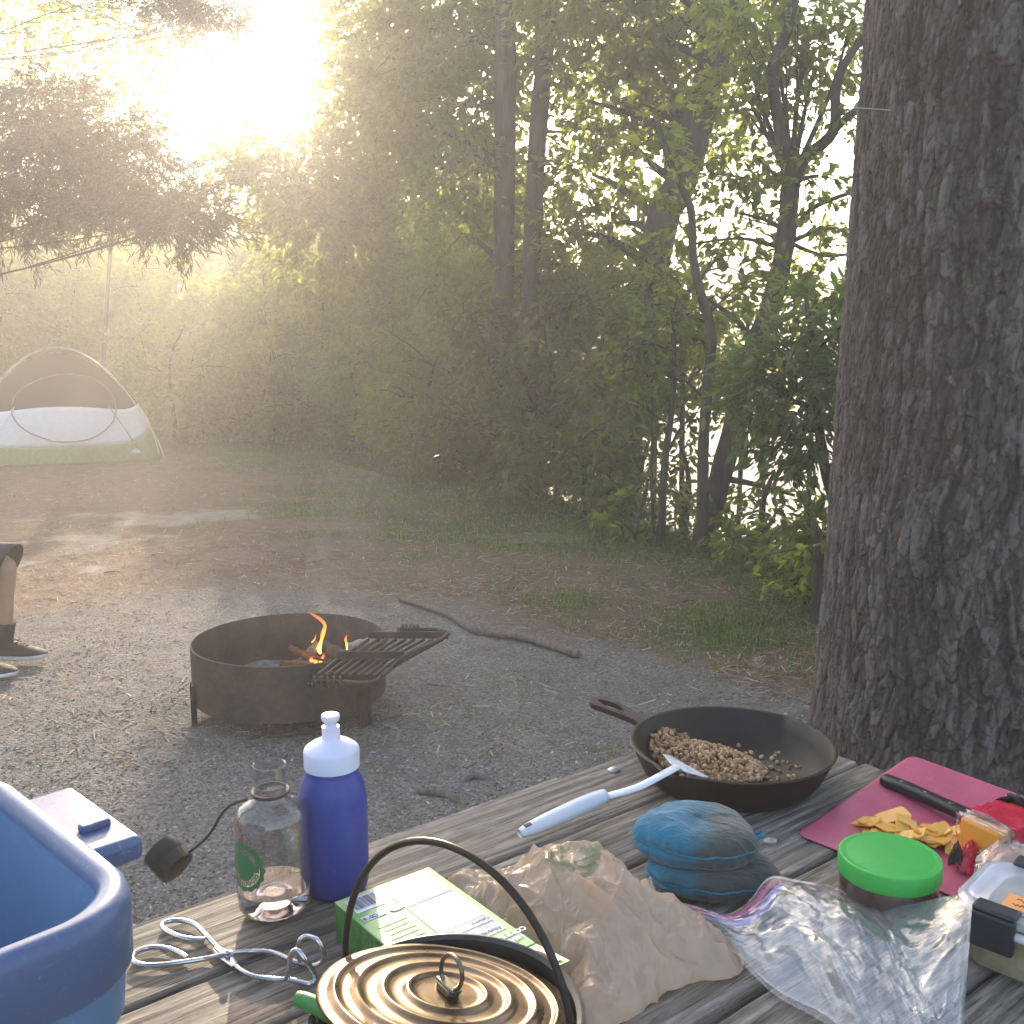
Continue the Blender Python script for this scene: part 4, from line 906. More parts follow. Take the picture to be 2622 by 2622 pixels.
edges_ = [1.166, 1.0155, .895, .742, .620, .475, .335]; gaps = [0, .006, .004, .006, .013, .006, .006]
planks = []
for i in range(6):
    p1 = edges_[i] - (gaps[i] / 2 if i else 0); p0 = edges_[i + 1] + gaps[i + 1] / 2
    planks.append(plank('plank', -.55, 1.474 + (.006, -.004, .003, 0, -.005, .004)[i], p0, p1, TT - .038, TT - .0003 * i, i * 3 + 1))
for (al, pp) in ((1.131, 1.131), (1.131, .96), (1.131, .82), (1.131, .68), (1.128, .55), (-.25, 1.131), (-.25, .96), (-.25, .82), (-.25, .68), (-.25, .55), (.62, 1.131)):
    MB().lathe([(.0105, 0), (.010, .003), (.006, .0058), (0, .0068)], 20).build('bolt', M_bolt, table).location = (al - .45, pp - .75, TT - .0015)
for al in (1.131, -.25):
    MB().box((al - .45, 0, TT - .0395 - .044), (.038, .78, .085)).build('cross_beam', M_wood, table, bevel=.003)
    MB().box((al - .45, 0, .40), (.038, 1.50, .085)).build('seat_beam', M_wood, table, bevel=.003)
    for s in (1, -1):
        M = Matrix.Rotation(R(-26 * s), 3, 'X'); MB().box((al - .45 + .0385, s * .42, .315), (.036, .085, .74), M).build('leg', M_wood, table, bevel=.003)
for (p0, p1) in ((1.36, 1.50), (1.506, 1.646), (-.14, 0.), (-.146, -.286)):
    plank('bench_plank', -.55, 1.46, min(p0, p1), max(p0, p1), .443, .481, int(p0 * 10) + 20)

# ================================================================== THINGS ON THE TABLE
Z0 = TT + .001
def font_mesh(txt, size, ext=0., align='CENTER', bold=0., sp=1.):
    c = bpy.data.curves.new('txt', 'FONT'); c.body = txt; c.size = size; c.extrude = ext; c.align_x = align; c.align_y = 'CENTER'; c.offset = bold; c.space_character = sp
    o = bpy.data.objects.new('txt', c); COL.objects.link(o); dg = bpy.context.evaluated_depsgraph_get(); dg.update()
    m = bpy.data.meshes.new_from_object(o.evaluated_get(dg)); bpy.data.objects.remove(o); return m
def text_on(name, txt, size, M, mat, parent, bold=0., sp=1., align='CENTER', f=None):
    m = font_mesh(txt, size, 0, align, bold, sp)
    if f:
        import bmesh
        bm = bmesh.new(); bm.from_mesh(m); bmesh.ops.subdivide_edges(bm, edges=[e for e in bm.edges if e.calc_length() > size * .25], cuts=2); bm.to_mesh(m); bm.free()
    for v_ in m.vertices: v_.co = f(v_.co) if f else M @ v_.co
    m.update(); return link(name, m, mat, parent)
def flat_mat(name, c, rough=.5): return plain(name, c, rough, var=.04, bump=0)

# --- skillet
def skillet():
    c = U(1868, 2008, TT); C = Vector((.352, 1.560, Z0)); hd = (U(1160 * K, 1322 * K, TT + .07) - Vector((C.x, C.y, 0))); ha = math.atan2(hd.y, hd.x)
    o = thing('skillet', 'black cast iron skillet holding browned ground meat', 'skillet', tuple(C), ha)
    t = NT('cast_iron'); v = t.coords(); n = t.noise(v, 260, 3, .6); n2 = t.noise(v, 14, 4, .6)
    t.col(t.ramp(n2, [(.3, (.008, .0075, .007)), (.7, (.022, .020, .018))])).set(rough=t.ramp(n2, [(.3, .42), (.7, .62)]), spec=.28); t.bump(n, .35, .0012); M = t.m
    R1, R0, h = .164, .130, .060; prof = [(0, 0), (R0 - .004, 0), (R0, .003), (R0 + .012, .018), (R1 - .004, h - .004), (R1 - .001, h), (R1 - .004, h + .002), (R1 - .009, h), (R1 - .016, h * .6), (R0 - .002, .013), (R0 - .012, .007), (0, .006)]
    mb = MB().lathe(prof, 96, cap=False)
    # pour lips on both sides
    V2 = []
    for v_ in mb.V:
        a = math.atan2(v_[1], v_[0]); r = math.hypot(v_[0], v_[1]); k = math.exp(-((abs(a) - math.pi / 2) / .14) ** 2) * (1 if v_[2] > .03 else 0) * (v_[2] - .03) / .03
        V2.append((v_[0] * (1 + .07 * k), v_[1] * (1 + .07 * k), v_[2] - .003 * k))
    mb.V = V2; mb.build('pan', M, o, angle=60)
    # handle with teardrop hole
    L0, L1 = R1 - .012, R1 + .125; out = []; inn = []; n = 40
    V = []; F = []
    def wid(f): return .014 + .010 * sstep(.25, .9, f) + .012 * (1 - sstep(0, .2, f))
    # outline loops: outer and hole share count
    oc = []; ic = []
    for i in range(n):
        a = 2 * math.pi * i / n; cx_ = .5 - .5 * math.cos(a); f = cx_
        w_ = float(wid(f)) * math.sqrt(max(0, 1 - max(0, (f - .86) / .14) ** 2)); oc.append((L0 + (L1 - L0) * f, math.copysign(w_, math.sin(a)) if 0 < i and i != n // 2 else 0))
        g_ = .50 + .42 * f; w2 = .0105 * math.sin(math.pi * f ** .8) ** .7 if 0 < f < 1 else 0; ic.append((L0 + (L1 - L0) * g_, math.copysign(w2, math.sin(a)) if w2 else 0))
    def hz_(x_): return .050 + .012 * float(sstep(L0, L1, x_)) + .0
    for zt in (0, -.009):
        for (x_, y_) in oc: V.append((x_, y_, hz_(x_) + (zt)))
        for (x_, y_) in ic: V.append((x_, y_, hz_(x_) + (zt)))
    for i in range(n):
        j = (i + 1) % n
        F += [(i, j, n + j, n + i), (2 * n + j, 2 * n + i, 3 * n + i, 3 * n + j), (i, 2 * n + i, 2 * n + j, j), (n + i, n + j, 3 * n + j, 3 * n + i)]
    MB().add(V, F).build('handle', M, o, bevel=.0025, angle=60)
    # tiny stuck bits
    # crumbles of meat: a heap on the near left of the pan
    rs = np.random.default_rng(4); n = 2600
    pc = [Vector(U(1830, 1930, .80)), Vector(U(1745, 1900, .80))]
    P = []; 
    hc = Vector((U(1760, 1925, .79).x, U(1760, 1925, .79).y, 0))
    for i in range(n):
        a = rs.random() * 6.283; q_ = rs.random() ** .6; e1, e2 = .106, .064; x_ = math.cos(a) * e1 * q_; y_ = math.sin(a) * e2 * q_
        ang = R(-36); X_ = hc.x + x_ * math.cos(ang) - y_ * math.sin(ang) + .03; Y_ = hc.y + x_ * math.sin(ang) + y_ * math.cos(ang) + .006
        rr = math.hypot(X_ - C.x, Y_ - C.y)
        if rr > R0 + .012: continue
        top = .026 * (1 - q_ ** 2) + max(0, (rr - R0 + .02)) * .8
        P.append((X_, Y_, Z0 + .010 + rs.random() * top))
    for i in range(160):
        a = rs.random() * 6.283; q_ = .125 * rs.random() ** .5; P.append((C.x + q_ * math.cos(a) + .01, C.y + q_ * math.sin(a), Z0 + .008))
    P = np.array(P); n = len(P)
    bmv = [(math.sin(p_) * math.cos(t_), math.sin(p_) * math.sin(t_), math.cos(p_)) for p_ in (.5, 1.2, 1.9, 2.6) for t_ in np.linspace(0, 2 * np.pi, 7)[:-1]]
    T = np.array(bmv + [(0, 0, 1), (0, 0, -1)]) * .5; T = T * (1 + .28 * rs.random((len(T), 1)))
    tri = []
    for r_ in range(3):
        for j in range(6): a_, b_, c_, d_ = r_ * 6 + j, r_ * 6 + (j + 1) % 6, (r_ + 1) * 6 + (j + 1) % 6, (r_ + 1) * 6 + j; tri += [(a_, d_, c_), (a_, c_, b_)]
    for j in range(6): tri += [(24, j, (j + 1) % 6), (25, 18 + (j + 1) % 6, 18 + j)]
    sz = .0035 + .0048 * rs.random(n); V, F = stamp(T, np.array(tri), P, rotmats(n, 1.5), np.stack([sz * (1 + .5 * rs.random(n)), sz, sz * .85], -1))
    t = NT('meat'); a = t.attr('lv'); t.col(t.ramp(a, [(0, (.20, .10, .045)), (.5, (.40, .225, .11)), (1, (.56, .36, .19))])).set(rough=.42, spec=.5); t.bump(t.noise(t.coords(), 500, 3), .5, .001)
    tag(mk('ground_meat', V, F, t.m, attr={'lv': np.repeat(rs.random(n), len(T))}), 'heap of browned ground meat crumbles in the skillet', 'ground meat', kind='stuff')
skillet()

# --- spatula
def spatula():
    M_h = plain('spatula_handle', (.62, .66, .72), .35, var=.04); M_s = plain('spatula_white', (.74, .78, .84), .3, var=.04)
    b0, b1 = U(1697, 1930, .825), U(1800, 1988, .812); n0 = U(1722, 1955, .828).lerp(U(1745, 1972, .826), .5)
    A_ = U(1549, 2040, .800); E_ = U(1330, 2138, .775)
    o = thing('spatula', 'white and grey turner with a long handle resting over the skillet rim', 'spatula', tuple(E_))
    g = lambda v_: Vector(v_) - E_
    # blade: from the neck down into the pan
    nrm = (b1 - b0).normalized(); into = Vector((.03, .075, -.035))
    V = [g(n0 - nrm * .012), g(n0 + nrm * .012), g(b1), g(b0), g(b1 + into * .6), g(b0 + into * .6)]
    V = V + [v_ + Vector((0, 0, -.002)) for v_ in V]
    MB().add(V, [(0, 1, 2, 3), (3, 2, 4, 5), (6, 9, 8, 7), (9, 11, 10, 8), (0, 6, 7, 1), (1, 7, 8, 2), (2, 8, 10, 4), (4, 10, 11, 5), (5, 11, 9, 3), (3, 9, 6, 0)]).build('blade', M_s, o, smooth=False, bevel=.0008)
    sp = spline([g(n0), g(U(1690, 1987, .836)), g(U(1630, 2017, .823)), g(A_)], 8); MB().tube(sp, list(np.linspace(.008, .0065, len(sp))), 12, flat=.45).build('shaft', M_s, o)
    d = (E_ - A_); side = d.cross(Vector((0, 0, 1))).normalized()
    hs = [(0, .011, .009), (.06, .014, .011), (.3, .0155, .0125), (.7, .0150, .011), (.93, .0125, .008), (1, .008, .005)]
    V = []; n = 20
    for (f, wy, wz) in hs:
        p = g(A_ + d * f + Vector((0, 0, .002)))
        for j in range(n):
            th = 2 * math.pi * j / n; V.append(p + side * wy * math.cos(th) + Vector((0, 0, 1)) * wz * math.sin(th))
    F = [(i * n + j, i * n + (j + 1) % n, (i + 1) * n + (j + 1) % n, (i + 1) * n + j) for i in range(len(hs) - 1) for j in range(n)] + [tuple(range(n)), tuple(len(hs) * n - 1 - j for j in range(n))]
    MB().add(V, F).build('handle', M_h, o, subsurf=1, angle=180)
    p = g(A_ + d * .90 + Vector((0, 0, .0095))); MB().tube([p - d * .03, p + d * .04], .0045, 12, flat=.3).build('hang_hole', plain('hole_dark', (.12, .09, .075), .7), o)
spatula()

# --- tongs
def tongs():
    M = plain('chrome_wire', (.62, .63, .66), .22, 1., var=.08, bump=0)
    C1 = lambda x, y, z=.765: U(x / 2.096, 1700 + y / 2.096, z)
    o = thing('tongs', 'shiny wire tongs shaped like scissors lying on the table', 'tongs', tuple(C1(1215, 1555, Z0)))
    b = C1(1215, 1555, Z0); r = .0030
    def arm(nm, pts): MB().tube([Vector(p) - b for p in spline([C1(*p) for p in pts], 6)], r, 10).build(nm, M, o)
    arm('arm', [(1100, 1478), (1040, 1478), (965, 1465), (890, 1430), (870, 1400), (900, 1382), (960, 1376), (1020, 1388), (1065, 1412), (1120, 1470), (1175, 1530), (1215, 1562), (1250, 1605), (1290, 1640), (1350, 1672), (1430, 1688), (1530, 1690, .766), (1548, 1640, .778), (1558, 1575, .792), (1575, 1540, .80), (1605, 1545, .80), (1640, 1590, .792), (1675, 1640, .778), (1692, 1690, .767), (1665, 1716, .766), (1600, 1704, .766), (1548, 1694, .766)])
    arm('arm', [(1005, 1577), (960, 1550), (900, 1528), (820, 1520), (745, 1538), (712, 1572), (725, 1602), (790, 1618), (880, 1613), (1000, 1598), (1110, 1580), (1215, 1557, .771), (1330, 1543), (1430, 1543), (1500, 1562), (1570, 1592), (1640, 1612), (1690, 1618, .767), (1735, 1590, .775), (1735, 1540, .788), (1700, 1480, .80), (1650, 1462, .80), (1612, 1480, .798), (1603, 1540, .780), (1612, 1598, .767)])
    f1 = (C1(1180, 1530) - C1(1255, 1600)); MB().tube([C1(1160, 1522, .767) - b, C1(1215, 1562, .768) - b, C1(1262, 1618, .767) - b], [.004, .008, .004], 10, flat=.3).build('pivot_plate', M, o)
    MB().lathe([(.0042, 0), (.0040, .003), (0, .0045)], 16).build('rivet', M, o).location = C1(1215, 1558, .7725) - b
tongs()

# --- clear bottle with tethered cap
def clear_bottle():
    C = Vector((-.293, 1.170, Z0)); o = thing('water_bottle', 'clear plastic bottle with a little water, a green round print and its cap hanging open', 'bottle', tuple(C))
    M_b = thin_clear('bottle_plastic', (.71, .65, .63), .05, .05, 1.6); M_ring = plain('tether_rubber', (.02, .02, .02), .5)
    prof = [(.030, .002), (.038, .004), (.0435, .012), (.0445, .03), (.0445, .118), (.0435, .128), (.037, .1385), (.026, .1445), (.0205, .149), (.0195, .156), (.0195, .162), (.0205, .1635), (.0195, .165), (.0195, .184), (.0205, .187), (.0208, .189), (.0195, .1905), (.0180, .189)]
    MB().lathe(prof, 64, cap=False).build('body', M_b, o, angle=60)
    MB().lathe([(0, .012), (.012, .0125), (.016, .006), (.030, .0022)], 48, cap=False).build('base', M_b, o, angle=60)
    t = NT('water'); t.col((.93, .96, .97)).set(rough=.0, trans=1., ior=1.33); t.b.inputs['Specular IOR Level'].default_value = .5
    MB().lathe([(0, .0135), (.013, .0135), (.017, .007), (.030, .004), (.037, .006), (.0425, .014), (.0436, .03), (.0436, .034), (0, .0342)], 64, cap=False).build('water', t.m, o, angle=50)
    MB().tube([(.0212 * math.cos(a), .0212 * math.sin(a), .1545 + .001 * math.sin(a)) for a in np.linspace(0, 2 * math.pi, 33)[:-1]], .0022, 8, closed=True).build('tether_ring', M_ring, o)
    Tn = lambda x, y, Yd: (lambda d: Vector((d.x * Yd / d.y, Yd, CAMH + d.z * Yd / d.y)) - C)(ray(x / 2.096, 1700 + y / 2.096))
    MB().tube(spline([Tn(1330, 728, 1.15), Tn(1250, 750, 1.15), Tn(1190, 805, 1.15), Tn(1140, 890, 1.15), Tn(1090, 950, 1.15), Tn(1015, 1010, 1.15)], 6), .0018, 8).build('tether', M_ring, o)
    cc = Tn(900, 1040, 1.15); d = Vector((.72, -.38, -.50)).normalized(); q_ = d.to_track_quat('Z', 'Y').to_matrix()
    M_cap = plain('cap_black', (.022, .021, .02), .45)
    pr = [(0, .020), (.019, .020), (.0215, .0185), (.0225, .004), (.0205, .003), (.0215, .001), (.0225, -.001), (.0215, -.016), (.018, -.0165), (.017, -.010), (0, -.010)]
    cp = MB().lathe(pr, 72, q_, cap=False)
    V2 = []
    for i, v_ in enumerate(cp.V):
        j = i % 72; k = i // 72; s_ = 1.0 + (.02 if (j % 3 == 0 and k in (2, 3)) else 0); V2.append(tuple(Vector(v_) * s_ + cc))
    cp.V = V2; cp.build('cap', M_cap, o, angle=50)
    # green round print wrapped on the wall; its back is towards the far side, letters on the near left
    M_g = flat_mat('print_green', (.02, .20, .07), .4); Rw = .0449; a0 = R(-127)
    def wrap(co, r_=Rw): # x along circumference, y up
        a = a0 + co[0] / Rw; return Vector((r_ * math.cos(a), r_ * math.sin(a), .075 + co[1]))
    n = 72; V = []; F = []
    def annulus(r0, r1f, rad):
        V = []; F = []; m = 4
        for k in range(m + 1):
            for j in range(n):
                a = 2 * math.pi * j / n; rr = r0 + (r1f(j) - r0) * k / m; V.append(wrap((rr * math.cos(a), rr * math.sin(a)), rad))
        for k in range(m):
            for j in range(n): F.append((k * n + j, k * n + (j + 1) % n, (k + 1) * n + (j + 1) % n, (k + 1) * n + j))
        return V, F
    mb = MB(); mb.add(*annulus(.0245, lambda j: .030 + .0012 * math.cos(j * 2 * math.pi / n * 16), Rw)); mb.add(*annulus(.0001, lambda j: .0165, Rw)); mb.add(*annulus(.0165, lambda j: .0170, Rw))
    lg = mb.build('round_print', M_g, o, angle=180)
    def arc(txt, rad, amid, step, flip):
        for i, ch in enumerate(txt):
            if ch == ' ': continue
            a = amid + (i - (len(txt) - 1) / 2) * step * (1 if flip else -1); rot = a + (math.pi / 2 if flip else -math.pi / 2)
            m = font_mesh(ch, .0078, 0, 'CENTER', .0003)
            for v_ in m.vertices:
                x_ = v_.co.x * math.cos(rot) - v_.co.y * math.sin(rot) + rad * math.cos(a); y_ = v_.co.x * math.sin(rot) + v_.co.y * math.cos(rot) + rad * math.sin(a)
                v_.co = wrap((x_, y_), Rw + .0003)
            link('letter', m, M_g, lg)
    arc('CRATE TRAIL', .0205, R(52), .30, False); arc('INDOGES', .0205, R(-62), .33, True)
clear_bottle()

# --- blue bottle
def blue_bottle():
    C = Vector((-.227, 1.222, Z0)); o = thing('sport_bottle', 'deep blue squeeze bottle with a white push-pull cap', 'bottle', tuple(C))
    M_bl = plain('blue_plastic', (.010, .042, .30), .38, var=.06, bump=.1, wear=.18); M_w = plain('white_plastic', (.66, .70, .86), .35, var=.03, bump=0, sss=.15)
    prof = [(0, .0005), (.036, 0), (.040, .003), (.0428, .012), (.0432, .04), (.0432, .112), (.0425, .128), (.0395, .143), (.0335, .1555), (.0325, .160), (.0325, .166), (0, .166)]
    MB().lathe(prof, 72, cap=False).build('body', M_bl, o, angle=60)
    pr = [(.031, .1645), (.0345, .1648), (.0347, .186), (.0335, .1895), (.027, .1945), (.016, .2000), (.0120, .2015), (.0112, .204), (.0112, .217), (.0085, .2175), (0, .2175)]
    cp = MB().lathe(pr, 120, cap=False); cp.V = [((v_[0] * (1.008 if (i % 120) % 2 and i // 120 in (1, 2) else 1)), v_[1] * (1.008 if (i % 120) % 2 and i // 120 in (1, 2) else 1), v_[2]) for i, v_ in enumerate(cp.V)]
    cp.build('cap', M_w, o, angle=40)
    MB().lathe([(.0080, .217), (.0078, .2235), (.0110, .2255), (.0118, .229), (.0110, .2325), (.0065, .2338), (.0030, .2325), (0, .2325)], 40, cap=False).build('nozzle', M_w, o, angle=60)
blue_bottle()

# --- blue tub
def tub():
    Cn = Vector((-.290, .790, 0)); ua = math.atan2(.70, -.72)
    o = thing('plastic_tub', 'big blue plastic wash tub with a thick rolled rim at the near left corner', 'tub', (Cn.x, Cn.y, Z0), ua)
    M = plain('tub_blue', (.115, .215, .37), .38, var=.07, scale=6, bump=.12, bscale=180, wear=.5); M2 = plain('tub_rim_blue', (.08, .125, .25), .36, var=.07, scale=6, bump=.12, bscale=180, wear=.6)
    LX, LY, H = .40, .56, .235                         # x = away to the far left, y = towards the near left
    def rr(inset, rad, z, n=10):
        P = []; x0, y0, x1, y1 = inset, inset, LX - inset, LY - inset
        for (cx_, cy_, a0) in ((x1 - rad, y1 - rad, 0), (x0 + rad, y1 - rad, 90), (x0 + rad, y0 + rad, 180), (x1 - rad, y0 + rad, 270)):
            for i in range(n + 1): a = R(a0 + 90 * i / n); P.append((cx_ + rad * math.cos(a), cy_ + rad * math.sin(a), z))
        return P
    def loft(L_, name, mat):
        V = sum(L_, []); n = len(L_[0]); F = [(i * n + j, i * n + (j + 1) % n, (i + 1) * n + (j + 1) % n, (i + 1) * n + j) for i in range(len(L_) - 1) for j in range(n)]
        mb = MB().add(V, F); return mb, n, len(L_)
    body = [rr(.034, .055, .0), rr(.028, .06, .02), rr(.018, .062, .120), rr(.010, .070, .124), rr(.007, .072, .165), rr(.014, .07, .168)]
    inner = [rr(.024, .062, .225), rr(.030, .060, .19), rr(.042, .055, .012)]
    mb, n, m = loft(body, 'x', M); mb.F.append(tuple(range(n))[::-1]); mb.build('outer_wall', M, o, angle=40)
    mb, n, m = loft(inner, 'x', M); mb.F.append(tuple((m - 1) * n + j for j in range(n))); mb.build('inner_wall', M, o, angle=40)
    rim = [rr(.0140, .069, .1675), rr(.004, .075, .166), rr(.001, .077, .171), rr(.000, .078, .222), rr(.003, .076, .231), rr(.009, .072, .2355), rr(.018, .066, .236), rr(.0235, .062, .232), rr(.026, .060, .222)]
    mb, n, m = loft(rim, 'x', M2); mb.build('rim', M2, o, angle=50)
    # handle ledge on the far right side (y = 0 face)
    hd = MB().box((.250, -.030, .196), (.170, .066, .026)); hd.build('handle', M2, o, bevel=.008, seg=3)
    hl = MB().box((.215, -.035, .2125), (.012, .030, .008)); hl.build('latch_tab', M2, o, bevel=.002)
tub()
# --- camp pot with bail and ridged lid
def pot():
    C = Vector((-.055, .797, Z0)); o = thing('cooking_pot', 'black camp pot with a thin wire bail standing up over its ajar lid', 'pot', tuple(C))
    t = NT('pot_black'); v = t.coords(); n = t.noise(v, 18, 5, .6); t.col(t.ramp(n, [(.35, (.010, .011, .011)), (.7, (.035, .036, .034))])).set(rough=t.ramp(n, [(.3, .3), (.7, .5)]), spec=.6); t.bump(t.noise(v, 220, 3), .25, .001); M = t.m
    h = .125; Rr = .1135
    prof = [(0, 0), (.096, 0), (.104, .006), (.110, .03), (Rr, .10), (Rr + .001, h - .006), (Rr + .0045, h - .003), (Rr + .0045, h), (Rr + .001, h + .001), (Rr - .003, h - .002), (Rr - .004, .10), (.105, .03), (.099, .008), (0, .006)]
    MB().lathe(prof, 96, cap=False).build('body', M, o, angle=50)
    eL = Vector((-.105, .084, 0)).normalized(); eR = -eL
    for e in (eL, eR):
        q_ = e.to_track_quat('X', 'Z').to_matrix(); MB().box(e * (Rr + .008) + Vector((0, 0, h - .012)), (.016, .030, .022), q_).build('ear', M, o, bevel=.004)
    P = []; rb = Rr + .016; tilt = Vector((-eL.y, eL.x, 0)) 
    for i in range(41):
        a = math.pi * i / 40; P.append(eL * (math.cos(a) * rb * (1 + .10 * math.sin(a))) + Vector((0, 0, h - .012 + .158 * math.sin(a))) + tilt * (-.01 * math.sin(a)))
    MB().tube(P, .0034, 10).build('bail_handle', plain('bail_wire', (.03, .026, .022), .4, .6, var=.3), o)
    lo = thing('pot_lid', 'tarnished brass coloured pot lid with pressed rings and a wire ring knob', 'lid', (-.056, .795, Z0 + .1375))
    lo.rotation_euler = Vector((math.sin(R(13)) * .62, math.sin(R(13)) * .78, math.cos(R(13)))).to_track_quat('Z', 'Y').to_euler()
    t = NT('lid_metal'); v = t.coords(); n = t.noise(v, 16, 5, .6, .5); n2 = t.noise(v, 70, 4, .6)
    c = t.ramp(n, [(.3, (.10, .066, .036)), (.5, (.20, .14, .085)), (.75, (.29, .22, .15))]); c = t.mix(t.ramp(n2, [(.55, 0.), (.75, .5)]), c, (.20, .14, .08))
    t.col(c).set(metal=.92, rough=t.ramp(n, [(.3, .24), (.7, .40)])); t.bump(n2, .12, .001)
    RL = .1105; pr = [(0, .006)]
    for r in np.linspace(.004, RL - .003, 90):
        z = .006 * (1 - (r / RL) ** 2)
        for (rc, w_) in ((.034, .0042), (.055, .0042), (.077, .0045), (.096, .0038)): z += .0038 * math.exp(-((r - rc) / w_) ** 2)
        pr.append((r, z))
    pr += [(RL - .001, .0005), (RL, -.002), (RL - .001, -.0035), (RL - .004, -.003), (RL - .006, -.001), (0, .003)]
    MB().lathe(pr, 128, cap=False).build('plate', t.m, lo, angle=60)
    M_r = plain('knob_wire', (.20, .17, .13), .35, .85, var=.3); rd = R(-20); rx = Vector((math.cos(rd), math.sin(rd), 0))
    MB().tube([rx * (.0175 * math.cos(a)) + Vector((0, 0, .027 + .0165 * math.sin(a))) + Vector((-.3, .3, 0)) * .02 * (1 + math.sin(a)) for a in np.linspace(0, 2 * math.pi, 37)[:-1]], .0020, 10, closed=True).build('ring_knob', M_r, lo)
    MB().box((0, 0, .0125), (.030, .010, .0035), Matrix.Rotation(rd, 3, 'Z')).box((0, 0, .009), (.022, .012, .006), Matrix.Rotation(rd, 3, 'Z')).build('knob_clip', M_r, lo, bevel=.0012)
pot()
o = thing('green_utensil', 'green handled utensil leaning at the near left side of the pot', 'utensil', tuple(U(760, 2565, .89)))
b_ = U(760, 2565, .89); M_gr = plain('green_rubber', (.06, .24, .05), .35, var=.15)
MB().tube([v_ - b_ for v_ in spline([U(757, 2556, .895), U(790, 2566, .895), U(840, 2592, .893), U(905, 2635, .888), U(980, 2700, .88)], 6)], [.0035, .0062, .0066, .0068, .0070, .0072, .0074] + [.0076] * 17 + [.007], 14).build('handle', M_gr, o)
MB().tube([U(980, 2700, .88) - b_, U(1120, 2800, .84) - b_, U(1180, 2860, TT + .006) - b_], [.004, .004, .003], 10).build('shaft', plain('utensil_steel', (.5, .5, .5), .3, .9), o)

